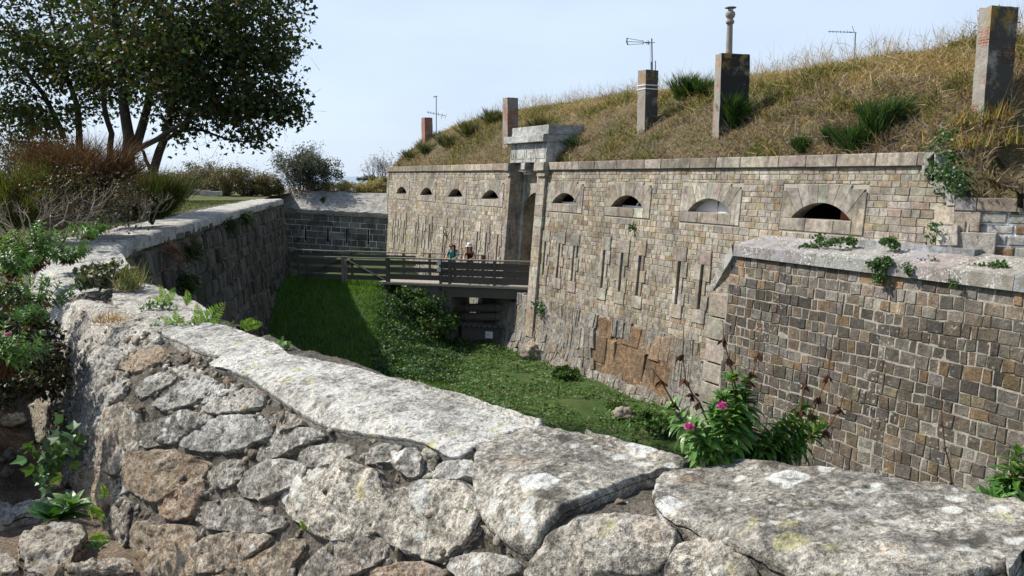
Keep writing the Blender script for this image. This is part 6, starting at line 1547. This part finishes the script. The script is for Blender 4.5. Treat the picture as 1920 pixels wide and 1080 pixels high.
# trailing ivy by the left foot of the wall
def ivy(pts, label, n, size, spread=.05, pal=None, name='ivy', mat=None, stems=True, group='ivy patches'):
    pts = [Vector(p) for p in pts]; root = empty(name, pts[0], label, 'ivy', group); mb = MB(); P = []
    for a, b in zip(pts, pts[1:]):
        mb.tube(bez(a, b, 0, 5, .05), .004, 4)
    for i in range(n):
        k = R.randrange(len(pts)-1) if len(pts) > 1 else 0; f = R.random(); p = pts[k].lerp(pts[min(k+1, len(pts)-1)], f)+Vector(NR.normal(size=3))*spread; P.append(p[:])
    mb.build('stem', M_stem, root)
    link('foliage', leaves('foliage', P, rdir(n)+np.array([.0, -.3, -.3]), rdir(n)*.6+np.array([-.3, -.9, .6]), size*(.6+.7*NR.random(n)), pick(pal or [(.04,.10,.02), (.06,.14,.03), (.025,.06,.015)], n, .18), *LOBED), mat or M_val, root); return root
D = 4.7; ivy([F(60, 850, D), F(90, 840, D), F(125, 815, D-.1), F(145, 830, D-.1)], 'ivy on the lower left rubble, upper arm of leaves', 46, .075, .04); ivy([F(100, 845, D), F(95, 880, D), F(80, 905, D)], 'ivy hanging straight down the lower left rubble', 30, .07, .03); ivy([F(120, 830, D), F(110, 870, D), F(88, 895, D)], 'short ivy strand right of the hanging ivy', 16, .07, .03)
D = 5.5; ivy([F(432, 668, D), F(460, 664, D), F(495, 660, D), F(518, 655, D), F(544, 660, D)], 'ivy patch lying on the far coping slab', 170, .035, .03, pal=[(.07,.15,.03), (.10,.19,.04), (.05,.10,.03)])
D = 6.2; ivy([F(280, 622, D), F(320, 616, D), F(370, 614, D), F(430, 612, D)], 'low leaves filling the joint under the fern row', 330, .028, .03, pal=[(.06,.14,.03), (.09,.18,.04), (.12,.2,.06)]); D = 6.9; ivy([F(268, 574, D), F(300, 572, D), F(320, 572, D)], 'small green leaves at the foot of the upper fern', 110, .028, .025, pal=[(.06,.14,.03), (.09,.18,.04)])
n = 60; p0 = F(1506, 1062, 2.45); P = np.array([np3(p0)+np.array([.0, 0, 1])*.20*f+NR.normal(size=3)*.006 for f in NR.random(n)]); me = blades('slender_weed', P, np.array([0, 0, .9])+.9*rdir(n), .02+.025*NR.random(n), .004, .2*rdir(n), pick([(.22,.28,.06), (.32,.36,.12)], n)); tag(link('slender_weed', me, M_blade), 'slender pale green weed standing on the right coping slab', 'plant')
# ivy tufts on the outwork coping
def onout(px, py, h=-.2):
    s, z = oz(px, py, h); return FO(s, z, h)
for i, (pl, n, sz, lb) in enumerate((([(1500, 466), (1530, 460), (1560, 454), (1580, 450)], 260, .07, 'long dark ivy trail at the left of the outwork coping'), ([(1530, 447), (1540, 445)], 60, .07, 'little ivy tuft behind the long dark trail'), ([(1590, 452), (1600, 450)], 90, .08, 'round ivy tuft right of the long dark trail'), ([(1655, 450), (1672, 455), (1680, 460)], 200, .08, 'ivy clump at the back of the coping below the brick-filled window'), ([(1633, 500), (1650, 490), (1668, 487), (1650, 515), (1645, 525)], 420, .07, 'bright ivy mat hanging over the front edge of the coping'), ([(1698, 500), (1704, 508)], 70, .06, 'small ivy tuft on a coping joint'), ([(1718, 496), (1740, 492), (1758, 488)], 90, .05, 'thin ivy line on the coping joint'), ([(1810, 505), (1840, 502), (1870, 498), (1884, 494)], 300, .055, 'yellowish ivy strip at the right of the coping'), ([(1788, 525), (1790, 535)], 50, .05, 'tiny weed on the front of the coping'))):
    hh = .17 if i in (4, 5, 8) else -.25
    ivy([onout(x, y, hh+(-.25 if i in (1, 2, 3) else 0)) for x, y in pl], lb, n, sz, .045, pal=[(.05,.11,.02), (.08,.15,.035), (.03,.07,.015)])
def onscarp(px, py, h=.1): return FS(*ez(px, py, h), h)
for px, py, n, r, lb in ((1016, 575, 220, .14, 'ivy bush on the scarp just right of the gate foot'), (1184, 420, 40, .06, 'small fern-like weed on the scarp below the second window right of the gate'), (1753, 425, 70, .10, 'ivy tuft on the scarp near the sloping end'), (1360, 595, 60, .10, 'yellowish weed in the angle beside the corner quoins'), (835, 435, 25, .06, 'tiny weed on the scarp above the women')):
    p = onscarp(px, py); ivy([p, p+Vector((0, 0, -.15))], lb, n, .09, r)
# ivy and wild irises at the right end of the bank
for i, (pl, n, lb) in enumerate((([(1742, 296), (1760, 320), (1775, 345)], 420, 'ivy following the sloping end of the wall'), ([(1765, 300), (1800, 300)], 260, 'ivy patch on the bank right of the sloping end'), ([(1785, 345), (1800, 355)], 220, 'lowest ivy patch beside the return wall coping'), ([(1765, 268), (1785, 262)], 200, 'upper ivy patch on the bank below the tallest chimney'))):
    P = []
    for x, y in pl:
        h = onhill(x, y); P.append((h if h else onscarp(x, y))+Vector((0, 0, .06)))
    ivy(P, lb, n, .075, .13, pal=[(.05,.11,.02), (.09,.16,.04), (.03,.07,.015)])
for i, (px, py, n, lb) in enumerate(((1815, 235, 150, 'yellowing iris leaves below the tallest chimney, left clump'), (1858, 225, 170, 'yellowing iris leaves at the foot of the tallest chimney'), (1830, 275, 150, 'lowest clump of yellow iris leaves on the bank'), (1890, 270, 130, 'right clump of iris leaves at the edge of the frame'))):
    h = onhill(px, py)
    if h is None: continue
    P = np3(h)+NR.normal(size=(n, 3))*np.array([.22, .22, .03]); o = link('iris_clump', blades('iris_clump', P, np.array([0, 0, 1.])+.45*rdir(n), (.2+.22*NR.random(n)), .022, .6*rdir(n), pick([(.33,.22,.06), (.30,.26,.08), (.12,.16,.04), (.22,.13,.05)], n)), M_blade); tag(o, lb, 'plant', 'iris clumps on the bank')
h = onhill(1895, 120) or at(1895, 110, 20); twiggy(h+Vector((.4, 1.5, 0)), 1.6, .9, 'bare brown twiggy shrub behind the tallest chimney', 'shrub', 16, 700, [(.13,.11,.05), (.08,.08,.03)], .06, 3, M_stem, None, 'bare_shrub', .02)
# grass on the ditch bank, ivy and weeds in the ditch
n = 135000; X = NR.uniform(-11, 9.5, n); Y = NR.uniform(10, 37, n); ok = (X > -10.8) & (X < 2+.0*X+(36-Y)*.55); X, Y = X[ok], Y[ok]; Z = np.array([ditch_z(x, y) for x, y in zip(X, Y)])
P = np.stack([X, Y, Z-.02], 1); n = len(P); sx = 1/(1+np.exp((X+3.4+.1*(Y-30))*1.6)); turf = NR.random(n) < sx
Pt = P[turf]; m = len(Pt); me = blades('bank_grass', Pt, np.array([0, 0, 1.])+.5*rdir(m), .10+.16*NR.random(m), .022+.012*NR.random(m), .4*rdir(m), pick([(.085,.19,.018), (.11,.23,.03), (.06,.14,.014)], m)); tag(link('bank_grass', me, M_blade), 'lush green grass on the bank running down from the gate', 'grass', None, 'stuff')
Pw = P[~turf]; Pw = Pw[nz(Pw, .55, 12)+.5*nz(Pw, 2.1, 3) > -.12][:46000]; m = len(Pw); hn = .10+.22*np.clip(nz(Pw, .8, 2)+.2, 0, 1)
me = leaves('ground_ivy', Pw+np.stack([0*hn, 0*hn, hn*NR.random(m)], 1), rdir(m)*np.array([1, 1, .4]), rdir(m)*.5+np.array([0, -.2, 1.]), .045+.075*NR.random(m)**1.5, pick([(.06,.13,.022), (.085,.18,.035), (.13,.21,.06), (.04,.08,.018), (.13,.10,.05)], m, .2, [4, 4, 1.5, 2, .7]), *LOBED); tag(link('ground_ivy', me, M_leaf), 'ivy and low weeds covering the ditch floor', 'ground cover', None, 'stuff')
m = 4200; k_ = NR.integers(0, len(Pw), m); me = blades('ditch_weeds', Pw[k_], np.array([0, 0, 1.])+.5*rdir(m), .12+.25*NR.random(m)**2, .02, .4*rdir(m), pick([(.10,.18,.04), (.16,.20,.06), (.25,.20,.10), (.06,.12,.02)], m)); tag(link('ditch_weeds', me, M_blade), 'taller grass and dry stems among the weeds of the ditch floor', 'weeds', None, 'stuff')
# the ivy that smothers the slope by the abutment
n = 24000; f = NR.random(n); g = NR.random(n); X = -6.3+4.2*g+NR.normal(size=n)*.15; Y = 36.2-9.0*f**.9; P = []
for x, y in zip(X, Y): P.append((x, y, ditch_z(x, y)+.02+.28*R.random()*max(0, .6+noise.noise(Vector((x*1.1, y*1.1, 0))))))
sel = (g > .12+.25*f) ; P = np.array(P)[sel]; n = len(P)
me = leaves('slope_ivy', P, rdir(n), rdir(n)*.7+np.array([.2, -.5, 1.]), .05+.07*NR.random(n), pick([(.045,.10,.02), (.07,.15,.035), (.11,.18,.07), (.03,.06,.015)], n, .2, [4, 4, 1.5, 2]), *LOBED); tag(link('slope_ivy', me, M_leaf), 'ivy smothering the slope between the grass bank and the shed', 'ivy', None, 'stuff')
for i, (px, py, D, rx, h, n, lb) in enumerate(((785, 556, 34.3, 1.5, 1.1, 2600, 'dark ivy mound against the bridge abutment'), (826, 572, 33.9, 1.0, 1.3, 2400, 'ivy mound climbing the corner of the abutment beside the pipes'), (810, 620, 33.0, 1.0, .8, 1400, 'bramble mound in the middle of the ivy slope'), (1215, 790, 22.5, .5, .35, 700, 'green weed mound at the foot of the brown rock'), (1250, 812, 21.0, .6, .45, 900, 'larger weed mound beside the near coping slab'), (1160, 770, 23.5, .4, .3, 500, 'small weed mound by the loose rock in the ditch'), (1060, 695, 28, .6, .4, 800, 'weed mound along the foot of the scarp'), (930, 668, 32.5, .8, .4, 900, 'weed mound in front of the shed'))):
    b = at(px, py, D); b.z = min(b.z, ditch_z(b.x, b.y)+(.6 if i < 3 else .1))-.1
    bushy(b, rx, h, n, .10, [(.035,.08,.015), (.06,.13,.03), (.10,.17,.05), (.02,.045,.01)], lb, 'mounds of greenery in the ditch', 'weed_mound', 'plant', [4, 4, 1.5, 1.5], 26, LOBED)
# ferns and weeds on the shaded outer face
for i, (px, py, D, n, lb) in enumerate(((455, 408, 27, 130, 'dark fern tuft under the coping of the shaded wall, far one'), (372, 468, 18.5, 130, 'dark fern tuft hanging on the shaded wall, middle one'), (365, 530, 17.5, 150, 'dark weeds low on the shaded wall'), (420, 420, 24, 90, 'small weed under the shaded coping'), (325, 470, 16.5, 70, 'dry reddish weed on the shaded wall'))):
    hit = None
    b = at(px, py, D); import bisect as _b
    j = min(range(len(path)), key=lambda q: abs(path[q].y-D)+(0 if q > i0 else 99)); q = path[j]-pn[j]*(.12+.07*(-1.25-b.z)); b = Vector((q.x, q.y, b.z))
    P = np3(b)+NR.normal(size=(n, 3))*np.array([.10, .10, .10]); o = link('wall_weed', blades('wall_weed', P, -np3(pn[j])*.8+np.array([0, 0, .1])+.8*rdir(n), .18+.2*NR.random(n), .03, np.array([0, 0, -.5])+.2*rdir(n), pick([(.03,.06,.012), (.045,.08,.02)] if i < 4 else [(.16,.09,.06)], n)), M_blade); tag(o, lb, 'plant', 'weeds on the shaded wall')
# scarp-foot outcrops
for i, (px, py, D, r, lb) in enumerate(((1170, 775, 22.9, .28, 'small loose rock in the ditch weeds'), (1004, 655, 31.3, .45, 'jagged grey outcrop below the gate corner'))):
    q = at(px, py, D); mb = MB(); G2 = []
    for a in range(37):
        row = []
        for b in range(25):
            th, ph = 2*math.pi*a/36, math.pi*b/24; v = Vector((math.cos(th)*math.sin(ph)*1.2, math.sin(th)*math.sin(ph), math.cos(ph)*.9)); cv = noise.cell_vector(v*2.2+Vector((i*3, 0, 0))); v *= r*(1+.38*fbm(tuple(v*1.5+Vector((i*5, 0, 0))), 5)); row.append(q+v-Vector((0, 0, r*.25)))
        G2.append(row)
    mb.grid(G2, (1.0, .97, .9)); tag(mb.build('rock_outcrop', M_tan, None, True), lb, 'rock', 'rocks at the foot of the scarp')

bpy.context.view_layer.update()
if __import__('os').environ.get('DBG'):
    dg = bpy.context.evaluated_depsgraph_get()
    for px, py in ((1230, 450), (1290, 520), (1340, 560), (1000, 700), (900, 650), (1250, 700), (1500, 700)):
        h = C.ray_cast(dg, Vector((0, 0, 0)), ray(px, py)); 
        if h[0]: g = C.ray_cast(dg, h[1]+h[2]*.03+S*.05, S); print('SUN', px, py, h[4].name, [round(x, 1) for x in h[1]], g[4].name if g[0] else None, [round(x, 1) for x in g[1]] if g[0] else '')
